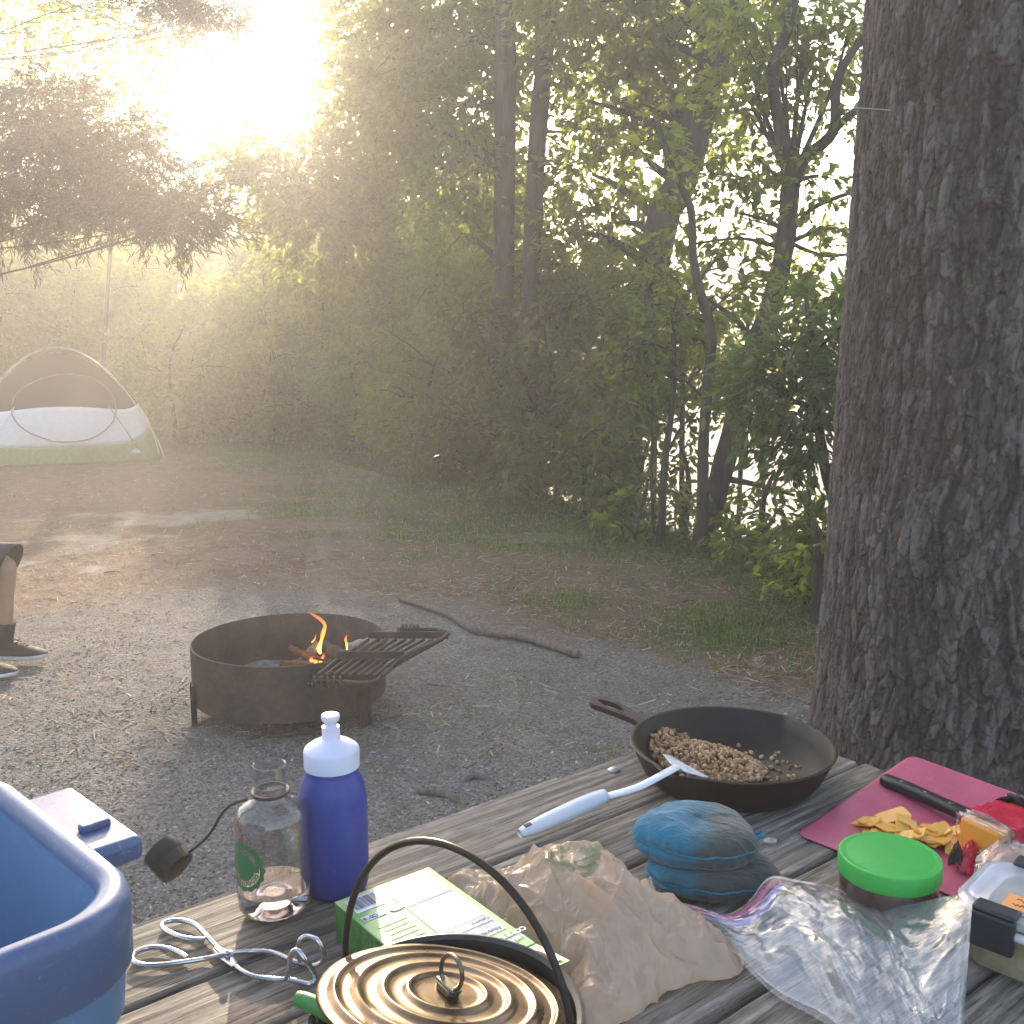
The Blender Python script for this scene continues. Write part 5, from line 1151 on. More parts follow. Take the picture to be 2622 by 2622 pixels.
# --- green food box lying on its side
def food_box():
    A = Vector((-.207, 1.104, 0)); u = Vector((.104, .082, 0)); v = Vector((.138, -.156, 0)); lu, lv = .132, .209; H = .048
    ang = math.atan2(u.y, u.x); o = thing('food_box', 'light green cardboard food box lying flat with its nutrition panel up', 'box', (A.x, A.y, Z0), ang)
    # local: x along u, y = -v
    t = NT('box_card'); tc = t.N('TexCoord'); sx = t.N('SeparateXYZ'); t.L(tc.outputs['Object'], sx.inputs[0])
    fx = t.math('DIVIDE', sx.outputs[0], lu); fy = t.math('DIVIDE', t.math('MULTIPLY', sx.outputs[1], -1.), lv)
    c = t.ramp(t.math('ADD', t.math('MULTIPLY', fx, .55), t.math('MULTIPLY', t.noise(tc.outputs['Object'], 14, 3, .6), .45)), [(.15, (.09, .30, .06)), (.40, (.22, .46, .13)), (.58, (.42, .62, .24)), (.8, (.30, .60, .18))])
    yel = t.ramp(t.math('ADD', fy, t.math('MULTIPLY', t.noise(tc.outputs['Object'], 25, 3), .2)), [(.08, .8), (.30, 0.)]); c = t.mix(yel, c, (.66, .66, .34))
    nz = t.N('NewGeometry'); sn = t.N('SeparateXYZ'); t.L(nz.outputs['Normal'], sn.inputs[0]); side = t.ramp(sn.outputs[2], [(.4, 1.), (.6, 0.)])
    sc = t.ramp(t.noise(t.coords('Object', (1, 1, .4)), 60, 3, .6, 2.), [(.4, (.03, .15, .03)), (.6, (.09, .28, .05))]); c = t.mix(side, c, sc)
    t.col(c).set(rough=.32, spec=.5, coat=.2); t.bump(t.noise(tc.outputs['Object'], 12, 3), .15, .003)
    MB().box((lu / 2, -lv / 2, H / 2), (lu, lv, H)).build('carton', t.m, o, bevel=.0012, smooth=True)
    fl = MB(); z = H - .001
    fl.add([(lu, -lv - .0005, z), (.03, -lv - .0005, z), (.055, -lv - .034, z + .006), (.075, -lv - .058, z + .012), (lu - .004, -lv - .060, z + .012)], [(0, 1, 2, 3, 4)])
    f_ = fl.build('flap', t.m, o, smooth=False); m_ = f_.modifiers.new('s', 'SOLIDIFY'); m_.thickness = .0007
    W = flat_mat('print_white', (.70, .74, .82), .3); Kk = flat_mat('print_black', (.06, .07, .10), .5); Bl = flat_mat('print_blue', (.10, .32, .75), .3); Pale = flat_mat('print_pale', (.55, .72, .45), .35); Ph = flat_mat('print_photo', (.35, .22, .17), .5)
    zt = H + .0006
    def quad(x0, x1, y0, y1, mat, nm, dz=0, skew=0): 
        return MB().add([(x0, -y0, zt + dz), (x0 + skew, -y1, zt + dz), (x1 + skew, -y1, zt + dz), (x1, -y0, zt + dz)], [(0, 1, 2, 3)]).build(nm, mat, o, smooth=False)
    pn = quad(.058, .124, .030, .168, W, 'nutrition_panel')
    def sub(x0, x1, y0, y1, mat, nm, par, dz=.0004):
        return MB().add([(x0, -y0, zt + dz), (x0, -y1, zt + dz), (x1, -y1, zt + dz), (x1, -y0, zt + dz)], [(0, 1, 2, 3)]).build(nm, mat, par, smooth=False)
    Mx = lambda x, y: Matrix.Translation((x, -y, zt + .0005)) @ Matrix.Rotation(math.pi, 4, 'Z')   # letters read towards -x, tops towards +y'
    text_on('panel_title', 'Nutrition Facts', .0092, Mx(.091, .162), Kk, pn, .0003)
    text_on('panel_calories', 'Calories', .0072, Mx(.122, .138), Kk, pn, .0003, align='LEFT'); text_on('panel_calories_value', '220', .0086, Mx(.062, .138), Kk, pn, .0003, align='RIGHT')
    text_on('panel_serving', '2 servings per container', .0044, Mx(.122, .154), Kk, pn, 0, align='LEFT')
    text_on('panel_serving_size', 'Serving size', .0048, Mx(.122, .149), Kk, pn, 0, align='LEFT')
    for (y, h_) in ((.1445, .0016), (.131, .0009), (.0635, .0016)): sub(.060, .122, y, y + h_, Kk, 'rule_line', pn)
    for k, s_ in enumerate(('Total Fat', 'Sodium', 'Total Carbohydrate', 'Dietary Fiber', 'Total Sugars', 'Protein', 'Iron', 'Calcium', 'Potassium')):
        text_on('panel_line', s_, .0040, Mx(.122, .125 - k * .0066), flat_mat('print_grey', (.35, .38, .44)), pn, 0, align='LEFT')
    bc = quad(.008, .046, .008, .040, W, 'barcode'); rs = random.Random(3); x_ = .010
    while x_ < .044:
        w_ = rs.choice((.0004, .0007, .0011)); sub(x_, min(x_ + w_, .0445), .010, .034, Kk, 'bar', bc); x_ += w_ + rs.choice((.0005, .0008, .0011))
    dp = quad(.006, .036, .050, .060, W, 'date_patch'); text_on('date_print', 'C7C068', .0085, Mx(.021, .0552), flat_mat('ink_blue', (.06, .08, .22)), dp, .0003)
    MB().lathe([(0, .0003), (.010, .0003)], 32, cap=False).build('blue_oval', Bl, o).matrix_local = Matrix.Translation((.050, -.056, zt)) @ Matrix.Diagonal((.95, .62, 1, 1))
    for k in range(7): quad(.012 + .002 * (k % 3), .050 - .003 * (k % 2), .078 + k * .0095, .0805 + k * .0095, Pale, 'text_line')
    for k, s_ in enumerate(('HEALTHY', 'COMMUNITIES')): text_on('white_print', s_, .0098, Mx(.108, .190 - k * .0105), W, o, .0005)
    ph = MB().add([(.088, -lv - .024, z + .0065), (.085, -lv - .050, z + .0118), (lu - .008, -lv - .054, z + .0128), (lu - .006, -lv - .022, z + .0062)], [(0, 1, 2, 3)]).build('white_flap_print', W, o, smooth=False)
    MB().lathe([(0, 0), (.012, 0)], 20, cap=False).build('photo_print', Ph, ph).matrix_local = Matrix.Translation((.105, -lv - .036, z + .0105)) @ Matrix.Rotation(R(12), 4, 'X')
food_box()

# --- brown grocery bag, crumpled
def crumple(x, y, s0=9., seed=0):
    w1 = fbm(x * 14, y * 14, 2, seed) - .5; w2 = fbm(x * 14 + 5, y * 14 + 3, 2, seed + 3) - .5
    f1, f2, c = vor((x + .05 * w1) * s0, (y + .05 * w2) * s0, seed); g1, g2, c2 = vor((x + .02 * w1) * s0 * 2.7, (y + .02 * w2) * s0 * 2.7, seed + 4); h1, h2, c3 = vor(x * s0 * 6.5, y * s0 * 6.5, seed + 8)
    return (f1 - .4) * 1. + (g1 - .4) * .42 + (h1 - .4) * .16
def grocery_bag():
    bd = [(-.082, 1.235), (-.055, 1.262), (-.005, 1.262), (.035, 1.285), (.085, 1.275), (.13, 1.235), (.165, 1.19), (.195, 1.14), (.235, 1.105), (.262, 1.07), (.245, 1.03), (.19, 1.015), (.14, .975), (.10, .945), (.070, .930), (.060, .96), (.056, 1.0), (.045, 1.045), (.0, 1.10), (-.04, 1.16), (-.07, 1.20)]
    O = Vector((.105, 1.10, 0)); o = thing('grocery_bag', 'crumpled thin tan plastic grocery bag with faint green print', 'bag', (O.x, O.y, Z0))
    bs = spline([(x, y, 0) for x, y in bd + bd[:1]], 8); ang = np.array([math.atan2(p.y - O.y, p.x - O.x) for p in bs]); rad = np.array([math.hypot(p.x - O.x, p.y - O.y) for p in bs]); k_ = np.argsort(ang); ang, rad = ang[k_], rad[k_]
    na, nr = 620, 280; A_ = np.linspace(-np.pi, np.pi, na, endpoint=False); R_ = np.linspace(0, 1, nr); AA, RR = np.meshgrid(A_, R_)
    rb = np.interp(AA, ang, rad, period=2 * np.pi) * (1 + .05 * (fbm(AA * 4 + 9, AA * 0, 3, 4) - .5))
    X = RR * rb * np.cos(AA); Y = RR * rb * np.sin(AA)
    top = .080 * (1 - RR ** 2.4) ** .66
    hump = .70 + .42 * np.exp(-(((X + .035) / .07) ** 2 + ((Y - .07) / .09) ** 2)) + .18 * np.exp(-(((X - .07) / .08) ** 2 + ((Y - .0) / .07) ** 2)) - .35 * np.exp(-(((X + .13) / .05) ** 2 + ((Y - .12) / .05) ** 2)) - .40 * sstep(.10, .16, X)
    wa = fbm(X * 9 + 3, Y * 9, 3, 41) - .5; wb = fbm(X * 9, Y * 9 + 7, 3, 42) - .5; rg = lambda a_, b_, sd_: 1 - np.abs(2 * vnoise(a_, b_, sd_) - 1) ** .8
    f1, f2, cc_ = vor((X + .09 * wa) * 17, (Y + .09 * wb) * 17, 6, 1.)
    cr = .55 * (rg(X * 26 + wa * 5, Y * 13 + wb * 5, 1) - .6) + .45 * (rg(X * 17 - Y * 17 + wb * 6, X * 9 + Y * 12 + wa * 5, 2) - .6) + .30 * (rg(X * 60 + wa * 9, Y * 42 + wb * 9, 3) - .6) + .13 * (rg(X * 120 + wb * 9, Y * 110 + wa * 9, 4) - .6) + .18 * (f1 - .4)
    Z = top * hump + .024 * cr * np.clip(top / .04, 0, 1) + .002; Z = np.maximum(Z, .0012)
    fold = creases(X, Y, 150, .0085, .0050, .060, 3, R(-50), .55) + creases(X, Y, 130, .0045, .0030, .030, 9); Z = top * hump + (.007 * cr + fold * 1.25) * np.clip(top / .03, 0, 1) + .002; Z = np.maximum(Z, .0012)
    X = X + .006 * (cr) * np.cos(AA) * RR ** 2; Y = Y + .006 * (cr) * np.sin(AA) * RR ** 2
    idx = np.arange(na * nr).reshape(nr, na); nx_ = np.roll(idx, -1, 1); F = np.stack([idx[:-1], nx_[:-1], nx_[1:], idx[1:]], -1).reshape(-1, 4)
    V = np.stack([X, Y, Z], -1).reshape(-1, 3)
    t = NT('bag_film'); v = t.coords(); n = t.noise(v, 7, 4, .6)
    lay = t.noise(t.coords('Object', (1, 1, 1)), 16, 3, .5, 1.5); c = t.mix(t.ramp(lay, [(.46, 0.), (.56, .3)]), t.ramp(n, [(.3, (.74, .54, .40)), (.6, (.82, .65, .51)), (.8, (.85, .73, .60))]), (.66, .44, .30))
    # faint green print: a slanted block of marks and a few loose ones
    mp = t.coords('Object', (1, 1, 1)); r2 = t.N('Mapping'); r2.inputs['Rotation'].default_value = (0, 0, R(40)); t.L(mp, r2.inputs[0]); sx = t.N('SeparateXYZ'); t.L(r2.outputs[0], sx.inputs[0])
    br = t.N('TexBrick'); br.inputs['Scale'].default_value = 70; br.inputs['Color1'].default_value = (1, 1, 1, 1); br.inputs['Color2'].default_value = (0, 0, 0, 1); br.inputs['Mortar'].default_value = (0, 0, 0, 1); br.inputs['Mortar Size'].default_value = .03; t.L(r2.outputs[0], br.inputs[0])
    def band(sock, a, b): return t.math('MULTIPLY', t.ramp(t.math('ADD', sock, .5), [(a + .5 - .004, 0.), (a + .5, 1.)]), t.ramp(t.math('ADD', sock, .5), [(b + .5, 1.), (b + .5 + .004, 0.)]))
    m1 = t.math('MULTIPLY', band(sx.outputs[1], .058, .085), band(sx.outputs[0], -.03, .08)); m2 = t.math('MULTIPLY', band(sx.outputs[1], -.01, .03), band(sx.outputs[0], -.09, -.02))
    brk = t.ramp(br.outputs[0], [(.4, .25), (.6, 1.)]); n9 = t.ramp(t.noise(v, 45, 3, .6), [(.42, 0.), (.5, 1.)])
    msk = t.math('ADD', t.math('MULTIPLY', t.math('MULTIPLY', m1, n9), 1.), t.math('MULTIPLY', t.math('MULTIPLY', m2, n9), .7))
    c = t.mix(msk, c, (.13, .28, .10)); t.col(c).set(rough=.2, spec=.8)
    tr = t.N('BsdfTranslucent'); t.L(c, tr.inputs[0]); ms = t.N('MixShader'); ms.inputs[0].default_value = .5; t.L(t.b.outputs[0], ms.inputs[1]); t.L(tr.outputs[0], ms.inputs[2]); tpp = t.N('BsdfTransparent'); tpp.inputs[0].default_value = (.95, .82, .7, 1); ms2 = t.N('MixShader'); t.L(t.ramp(lay, [(.44, .16), (.56, .04)]), ms2.inputs[0]); t.L(ms.outputs[0], ms2.inputs[1]); t.L(tpp.outputs[0], ms2.inputs[2]); t.L(ms2.outputs[0], t.out.inputs[0])
    vb = t.N('TexVoronoi'); vb.feature = 'DISTANCE_TO_EDGE'; vb.inputs['Scale'].default_value = 55; dn = t.N('Mix', data_type='VECTOR'); dn.inputs[0].default_value = .06; nn_ = t.N('TexNoise'); nn_.inputs['Scale'].default_value = 20; t.L(v, nn_.inputs[0]); t.L(v, dn.inputs[4]); t.L(nn_.outputs['Color'], dn.inputs[5]); t.L(dn.outputs[1], vb.inputs['Vector'])
    pb = t.bump(t.ramp(vb.outputs['Distance'], [(0, 0.), (.25, 1.)]), .25, .002); t.bump(t.noise(v, 90, 4, .6, 2.), .25, .002, pb)
    mk('film', V, F, t.m, o)
grocery_bag()

# --- folded oven mitts
def mitts():
    C = Vector((.245, 1.240, 0)); o = thing('oven_mitt', 'puffy teal oven mitts folded on top of each other, scorched brown on one side', 'oven mitt', (C.x, C.y, Z0), R(-10))
    t = NT('mitt_cloth'); v = t.coords(); n = t.noise(v, 13, 4, .6, .4); sx = t.N('SeparateXYZ'); t.L(v, sx.inputs[0])
    k = t.math('ADD', t.math('MULTIPLY', t.math('ADD', sx.outputs[0], t.math('MULTIPLY', sx.outputs[1], -.3)), 5.5), n)
    c = t.ramp(k, [(.22, (.010, .16, .27)), (.46, (.02, .11, .16)), (.62, (.05, .065, .06)), (.9, (.04, .05, .045))])
    c = t.mix(t.ramp(t.noise(t.coords('Object', (1, 3.5, 1)), 26, 3), [(.60, 0.), (.68, .8)]), c, (.03, .035, .04)); t.col(c).set(rough=.9, sheen=.3); pw = t.bump(t.noise(t.coords('Object', (1, 2.5, 1)), 38, 4, .6, 1.), .6, .006); t.bump(t.noise(v, 500, 3), .5, .0012, pw)
    def puff(nm, cz, rx, ry, rz_, sq, seed, off=(0, 0)):
        nu, nv = 128, 56; V = []
        for i in range(nv + 1):
            ph = math.pi * i / nv - math.pi / 2
            for j in range(nu):
                th = 2 * math.pi * j / nu; cp = math.copysign(abs(math.cos(ph)) ** .62, 1); sp_ = math.copysign(abs(math.sin(ph)) ** .9, math.sin(ph))
                r_ = 1 + .06 * math.cos(th * 3 + seed) + .03 * math.cos(th * 5 + seed)
                pk = 1 - .07 * float(vnoise(np.array([(th + seed) * 4.5]), np.array([seed * 5])) [0]) * math.cos(ph) ** 4 - .05 * float(vnoise(np.array([(th + seed) * 11.]), np.array([seed * 9 + ph * 1.5]))[0]) * math.cos(ph) ** 2                # puckers along the seam
                qd = 1 + .22 * (float(fbm(np.array([math.cos(th) * cp * 2.2 + 9]), np.array([math.sin(th) * cp * 2.2 + seed * 7]), 2, 5)[0]) - .5) - .05 * abs(math.sin(math.cos(th) * cp * 7 + 3 * float(vnoise(np.array([math.cos(th) * cp * 2.5 + 5]), np.array([math.sin(th) * cp * 2.5]))[0]) * 2)) * (1 if ph > 0 else 0)
                seam = 1 - .07 * math.exp(-(ph / .10) ** 2)
                V.append((off[0] + rx * r_ * cp * pk * seam * math.cos(th), off[1] + ry * r_ * cp * pk * seam * math.sin(th), cz + rz_ * sp_ * qd * (1 + .10 * math.cos(th - sq))))
        F = [(i * nu + j, i * nu + (j + 1) % nu, (i + 1) * nu + (j + 1) % nu, (i + 1) * nu + j) for i in range(nv) for j in range(nu)]
        V = [(x, y, max(z, 0)) for (x, y, z) in V]
        return MB().add(V, F).build(nm, t.m, o, angle=180)
    a = puff('lower_mitt', .021, .086, .073, .023, .4, 1., (.012, -.006)); puff('upper_mitt', .060, .083, .071, .029, 2.6, 2.2, (-.006, .004))
    M_s = plain('seam_teal', (.02, .22, .36), .8)
    for (cz, rx, ry, sd_, of) in ((.021, .086, .073, 1., (.012, -.006)), (.060, .083, .071, 2.2, (-.006, .004))):
        P = []
        for j in range(120):
            th = 2 * math.pi * j / 120; r_ = (1 + .06 * math.cos(th * 3 + sd_) + .03 * math.cos(th * 5 + sd_)) * (1 - .07 * float(vnoise(np.array([(th + sd_) * 4.5]), np.array([sd_ * 5]))[0]) - .05 * float(vnoise(np.array([(th + sd_) * 11.]), np.array([sd_ * 9]))[0])) * .935; P.append((of[0] + rx * r_ * math.cos(th), of[1] + ry * r_ * math.sin(th), cz))
        MB().tube(P, .0014, 8, closed=True).build('piping', M_s, o)
    MB().tube([(.058, .014, .058), (.076, .018, .064), (.079, .006, .066), (.060, .002, .058)], .003, 8).build('hanging_loop', M_s, o)
mitts()

# --- cutting mat, knife, cheese
def mat_():
    A = Vector((.403, 1.366, 0)); u = Vector((.247, .227, 0)).normalized(); o = thing('cutting_mat', 'thin flexible pink cutting mat at the far right end of the table', 'cutting mat', (A.x, A.y, TT + .0016), math.atan2(u.y, u.x))
    L_, W_, r = .345, .335, .018; n = 40; V = []; F = []
    def inside(f, lo, hi): return lo + (hi - lo) * f
    P = []
    for (cx_, cy_, a0) in ((L_ - r, -r, 0), (r, -r, 90), (r, -W_ + r, 180), (L_ - r, -W_ + r, 270)):
        for i in range(9): a = R(a0 + 90 * i / 8); P.append((cx_ + r * math.cos(a), cy_ + r * math.sin(a)))
    rings = [1, .97, .9, .8, .65, .5, .3, .1]; m = len(P); cxm, cym = L_ / 2, -W_ / 2
    for k in rings:
        for (x_, y_) in P:
            X, Y = cxm + (x_ - cxm) * k, cym + (y_ - cym) * k; V.append((X, Y, .0008 + .020 * float(sstep(.16, .0, math.hypot(L_ - X, Y))) + .0015 * math.sin(X * 20) ** 2 * k))
    for i in range(len(rings) - 1):
        for j in range(m): F.append((i * m + j, i * m + (j + 1) % m, (i + 1) * m + (j + 1) % m, (i + 1) * m + j))
    F.append(tuple((len(rings) - 1) * m + j for j in range(m)))
    ob = MB().add(V, F).build('sheet', plain('pink_plastic', (.50, .095, .165), .42, var=.12, scale=12, bump=.25, bscale=700, bdist=.0006, wear=.35), o, angle=180); s_ = ob.modifiers.new('s', 'SOLIDIFY'); s_.thickness = .0012
mat_()
ZM = TT + .0042
def knife():
    b = U(1672 * K, 1467 * K, .782); e = U(1828 * K, 1537 * K, .782); b.z = e.z = 0; o = thing('knife', 'kitchen knife with a black riveted handle lying on the pink mat', 'knife', (b.x, b.y, ZM + .002), math.atan2((e - b).y, (e - b).x))
    L = (e - b).length; Mh = plain('knife_handle', (.014, .013, .013), .35, var=.2, bump=.05); Ms = plain('blade_steel', (.58, .58, .58), .25, 1., var=.08, bump=0)
    pts = [(0, .011, .0), (.012, .0145, 0), (.04, .0125, 0), (.09, .0115, 0), (L - .02, .0125, 0), (L - .003, .013, 0), (L, .011, 0)]; n = 16; V = []
    for (x_, w_, _) in pts:
        for j in range(n): th = 2 * math.pi * j / n; V.append((x_, w_ * math.copysign(abs(math.cos(th)) ** .6, math.cos(th)) - (.004 if x_ < .02 else 0), .0135 + .0085 * math.copysign(abs(math.sin(th)) ** .6, math.sin(th))))
    F = [(i * n + j, i * n + (j + 1) % n, (i + 1) * n + (j + 1) % n, (i + 1) * n + j) for i in range(len(pts) - 1) for j in range(n)] + [tuple(range(n))[::-1], tuple((len(pts) - 1) * n + j for j in range(n))]
    hd = MB().add(V, F).build('handle', Mh, o, angle=50)
    for x_ in (.030, .5 * L, L - .03): MB().lathe([(.0042, 0), (.004, .0012), (0, .0016)], 16).build('rivet', Ms, hd).location = (x_, 0, .0215)
    V = [(L - .004, .012, .0145), (L + .05, .014, .012), (L + .15, .012, .006), (L + .19, -.010, .003), (L + .14, -.020, .003), (L + .02, -.022, .008), (L - .004, -.012, .0125)]
    MB().add(V + [(x, y, z - .0016) for x, y, z in V], [tuple(range(7)), tuple(range(13, 6, -1))] + [(i, 7 + i, 7 + (i + 1) % 7, (i + 1) % 7) for i in range(7)]).build('blade', Ms, o, smooth=False)
knife()
def cheese():
    M = plain('cheddar', (.82, .40, .07), .38, var=.06, scale=60, bump=.3, bscale=200, bdist=.001, sss=.15); M2 = plain('cheddar_pale', (.84, .46, .12), .4, var=.06, bump=.3, bscale=200, bdist=.001, sss=.15)
    rs = random.Random(8); k = 0
    for i in range(38):
        f = rs.random(); base = U(2235, 2130, ZM).lerp(U(2470, 2165, ZM), f); base += Vector((rs.gauss(0, .010), rs.gauss(0, .017), 0)); lay = .001 + .0165 * (i / 38) * (1 - abs(f - .5) * 1.1)
        w_, h_ = rs.uniform(.014, .024), rs.uniform(.009, .015); n = 9; P = []
        for j in range(n):
            a = 2 * math.pi * j / n; q_ = rs.uniform(.80, 1.18); P.append((w_ * math.copysign(abs(math.cos(a)) ** .3, math.cos(a)) * q_, h_ * math.copysign(abs(math.sin(a)) ** .3, math.sin(a)) * q_, rs.uniform(-.0006, .0006)))
        V = [(0, 0, .0016)] + [(x, y, z + .0013 + .10 * x) for x, y, z in P] + [(x, y, z - .0013 + .10 * x) for x, y, z in P] + [(0, 0, -.0013)]
        F = [(0, 1 + j, 1 + (j + 1) % n) for j in range(n)] + [(1 + j, 1 + n + j, 1 + n + (j + 1) % n, 1 + (j + 1) % n) for j in range(n)] + [(2 * n + 1, 1 + n + (j + 1) % n, 1 + n + j) for j in range(n)]
        ob = MB().add(V, F).build('cheese_slice', rs.choice((M, M, M2)), None, bevel=.0004, angle=40); ob.location = (base.x, base.y, ZM + lay + .0015); ob.rotation_euler = (rs.uniform(-.3, .3), rs.uniform(-.3, .3), rs.random() * 6.3)
        tag(ob, 'thin orange slice in the loose heap of cut cheese on the pink mat', 'cheese slice', 'cut slices of orange cheese on the pink mat')
cheese()
def cheese_block():
    A = U(2562, 2210, .775); o = thing('cheese_package', 'opened block of orange cheese half wrapped in red and clear film', 'cheese', (A.x, A.y, ZM), R(28))
    M = plain('cheddar_block', (.82, .38, .06), .4, var=.05, bump=.2, sss=.1); Rd = plain('wrap_red', (.55, .02, .05), .25, var=.1, bump=.3, bscale=60, bdist=.002); Wh = flat_mat('wrap_white', (.75, .72, .75), .3); Bk = plain('wrap_black', (.02, .018, .02), .2)
    MB().box((.075, .035, .024), (.15, .062, .048)).build('block', M, o, bevel=.004, seg=3)
    V = []; n = 30
    def sleeve(x0, x1, gro, mat, nm, seed):
        sec = [(-.001, .0), (-.002, .025), (-.001, .0495), (.02, .0515), (.045, .0520), (.0675, .0505), (.0685, .025), (.0675, .0)]; V = []; m = 14
        for i in range(m + 1):
            x_ = x0 + (x1 - x0) * i / m
            for j, (y_, z_) in enumerate(sec): V.append((x_ + .006 * math.sin(j * 2.1 + seed) * (1 if i == 0 else 0), y_ + gro * (.5 - vnoise(np.array([i * .9 + seed]), np.array([j * 1.3]))[0]) * .02, z_ + gro * abs(vnoise(np.array([i * .8 + seed]), np.array([j * 1.7]), 4)[0]) * .012))
        F = [(i * 8 + j, i * 8 + j + 1, (i + 1) * 8 + j + 1, (i + 1) * 8 + j) for i in range(m) for j in range(7)]
        return MB().add(V, F).build(nm, mat, o, angle=30)
    wr = sleeve(.022, .085, .5, Rd, 'red_wrapper', 2); sleeve(.085, .16, .9, Bk, 'black_wrapper', 6); sleeve(-.008, .026, .5, thin_clear('wrap_film', (1, .95, .9), .1, .15, bumpy=(40, .5)), 'clear_wrapper', 9)
    text_on('wrapper_letters', 'SHR', .022, Matrix.Translation((.046, -.0085, .028)) @ Matrix.Rotation(R(90), 4, 'X') @ Matrix.Rotation(R(90), 4, 'Z'), Wh, wr, .0006)
    # slack half of the film lying nearer, red with a black tip, orange showing through
    B0 = U(2436, 2212, ZM); g = lambda px, py, z: Matrix.Rotation(R(-28), 3, 'Z') @ (U(px, py, z) - A) + Vector((0, 0, 0))
    def sheet(nm, mat, P, h, seed, z0=.0):
        a, b, c_, d = [Vector(p) for p in P]; nn = 26; V = []
        for i in range(nn + 1):
            for j in range(nn + 1):
                u_, v_ = i / nn, j / nn; p = a.lerp(b, u_).lerp(d.lerp(c_, u_), v_); cr = float(crumple(np.array([u_ * .25 + seed]), np.array([v_ * .25]), 18., seed)[0]); V.append((p.x, p.y, max(.001 + z0, p.z - (TT - 0) + TT * 0 + h * math.sin(math.pi * min(1, u_ + .1)) * math.sin(math.pi * min(.95, v_ + .05)) + .010 * cr)))
        F = [(i * (nn + 1) + j, i * (nn + 1) + j + 1, (i + 1) * (nn + 1) + j + 1, (i + 1) * (nn + 1) + j) for i in range(nn) for j in range(nn)]
        return MB().add(V, F).build(nm, mat, o, angle=40)
    q_ = lambda px, py: (lambda v_: (v_.x, v_.y, TT + .004))(g(px, py, ZM))
    ham = plain('film_contents', (.55, .24, .08), .3, var=.2, scale=30, bump=.3)
    sheet('inner_cheese', ham, [q_(2500, 2250), q_(2700, 2290), q_(2720, 2200), q_(2515, 2185)], .030, 3)
    sheet('clear_wrapper', thin_clear('wrap_film2', (1, .93, .9), .12, .22, bumpy=(40, .6)), [q_(2490, 2262), q_(2710, 2300), q_(2730, 2190), q_(2505, 2176)], .038, 5, .003)
    sheet('red_wrapper', Rd, [q_(2432, 2232), q_(2500, 2252), q_(2530, 2170), q_(2475, 2170)], .022, 7); sheet('black_wrapper', Bk, [q_(2425, 2228), q_(2470, 2240), q_(2478, 2212), q_(2432, 2204)], .030, 8, .001)
cheese_block()

# --- jar with green lid
def jar():
    C = Vector((.455, 1.150, Z0)); o = thing('jar', 'squat jar of brown spread with a bright green screw lid', 'jar', tuple(C))
    t = NT('jar_spread'); n = t.noise(t.coords(), 30, 4); t.col(t.ramp(n, [(.3, (.055, .028, .018)), (.7, (.095, .052, .034))])).set(rough=.16, spec=.6, coat=.5)
    MB().lathe([(0, 0), (.050, 0), (.0545, .003), (.0565, .012), (.0570, .055), (.0560, .062), (.053, .066), (0, .066)], 72, cap=False).build('body', t.m, o, angle=50)
    Mg = plain('lid_green', (.05, .42, .07), .38, var=.08, bump=.1, wear=.3); pr = [(.052, .060), (.0592, .0605), (.0595, .062), (.0595, .080), (.0585, .0825), (.056, .0832), (.054, .0826), (.050, .0828), (0, .0828)]; n_ = 144
    cp = MB().lathe(pr, n_, cap=False); cp.V = [((v[0] * (1.006 if (i % n_) % 3 == 0 and i // n_ in (2, 3) else 1)), v[1] * (1.006 if (i % n_) % 3 == 0 and i // n_ in (2, 3) else 1), v[2]) for i, v in enumerate(cp.V)]; cp.build('lid', Mg, o, angle=35)
jar()

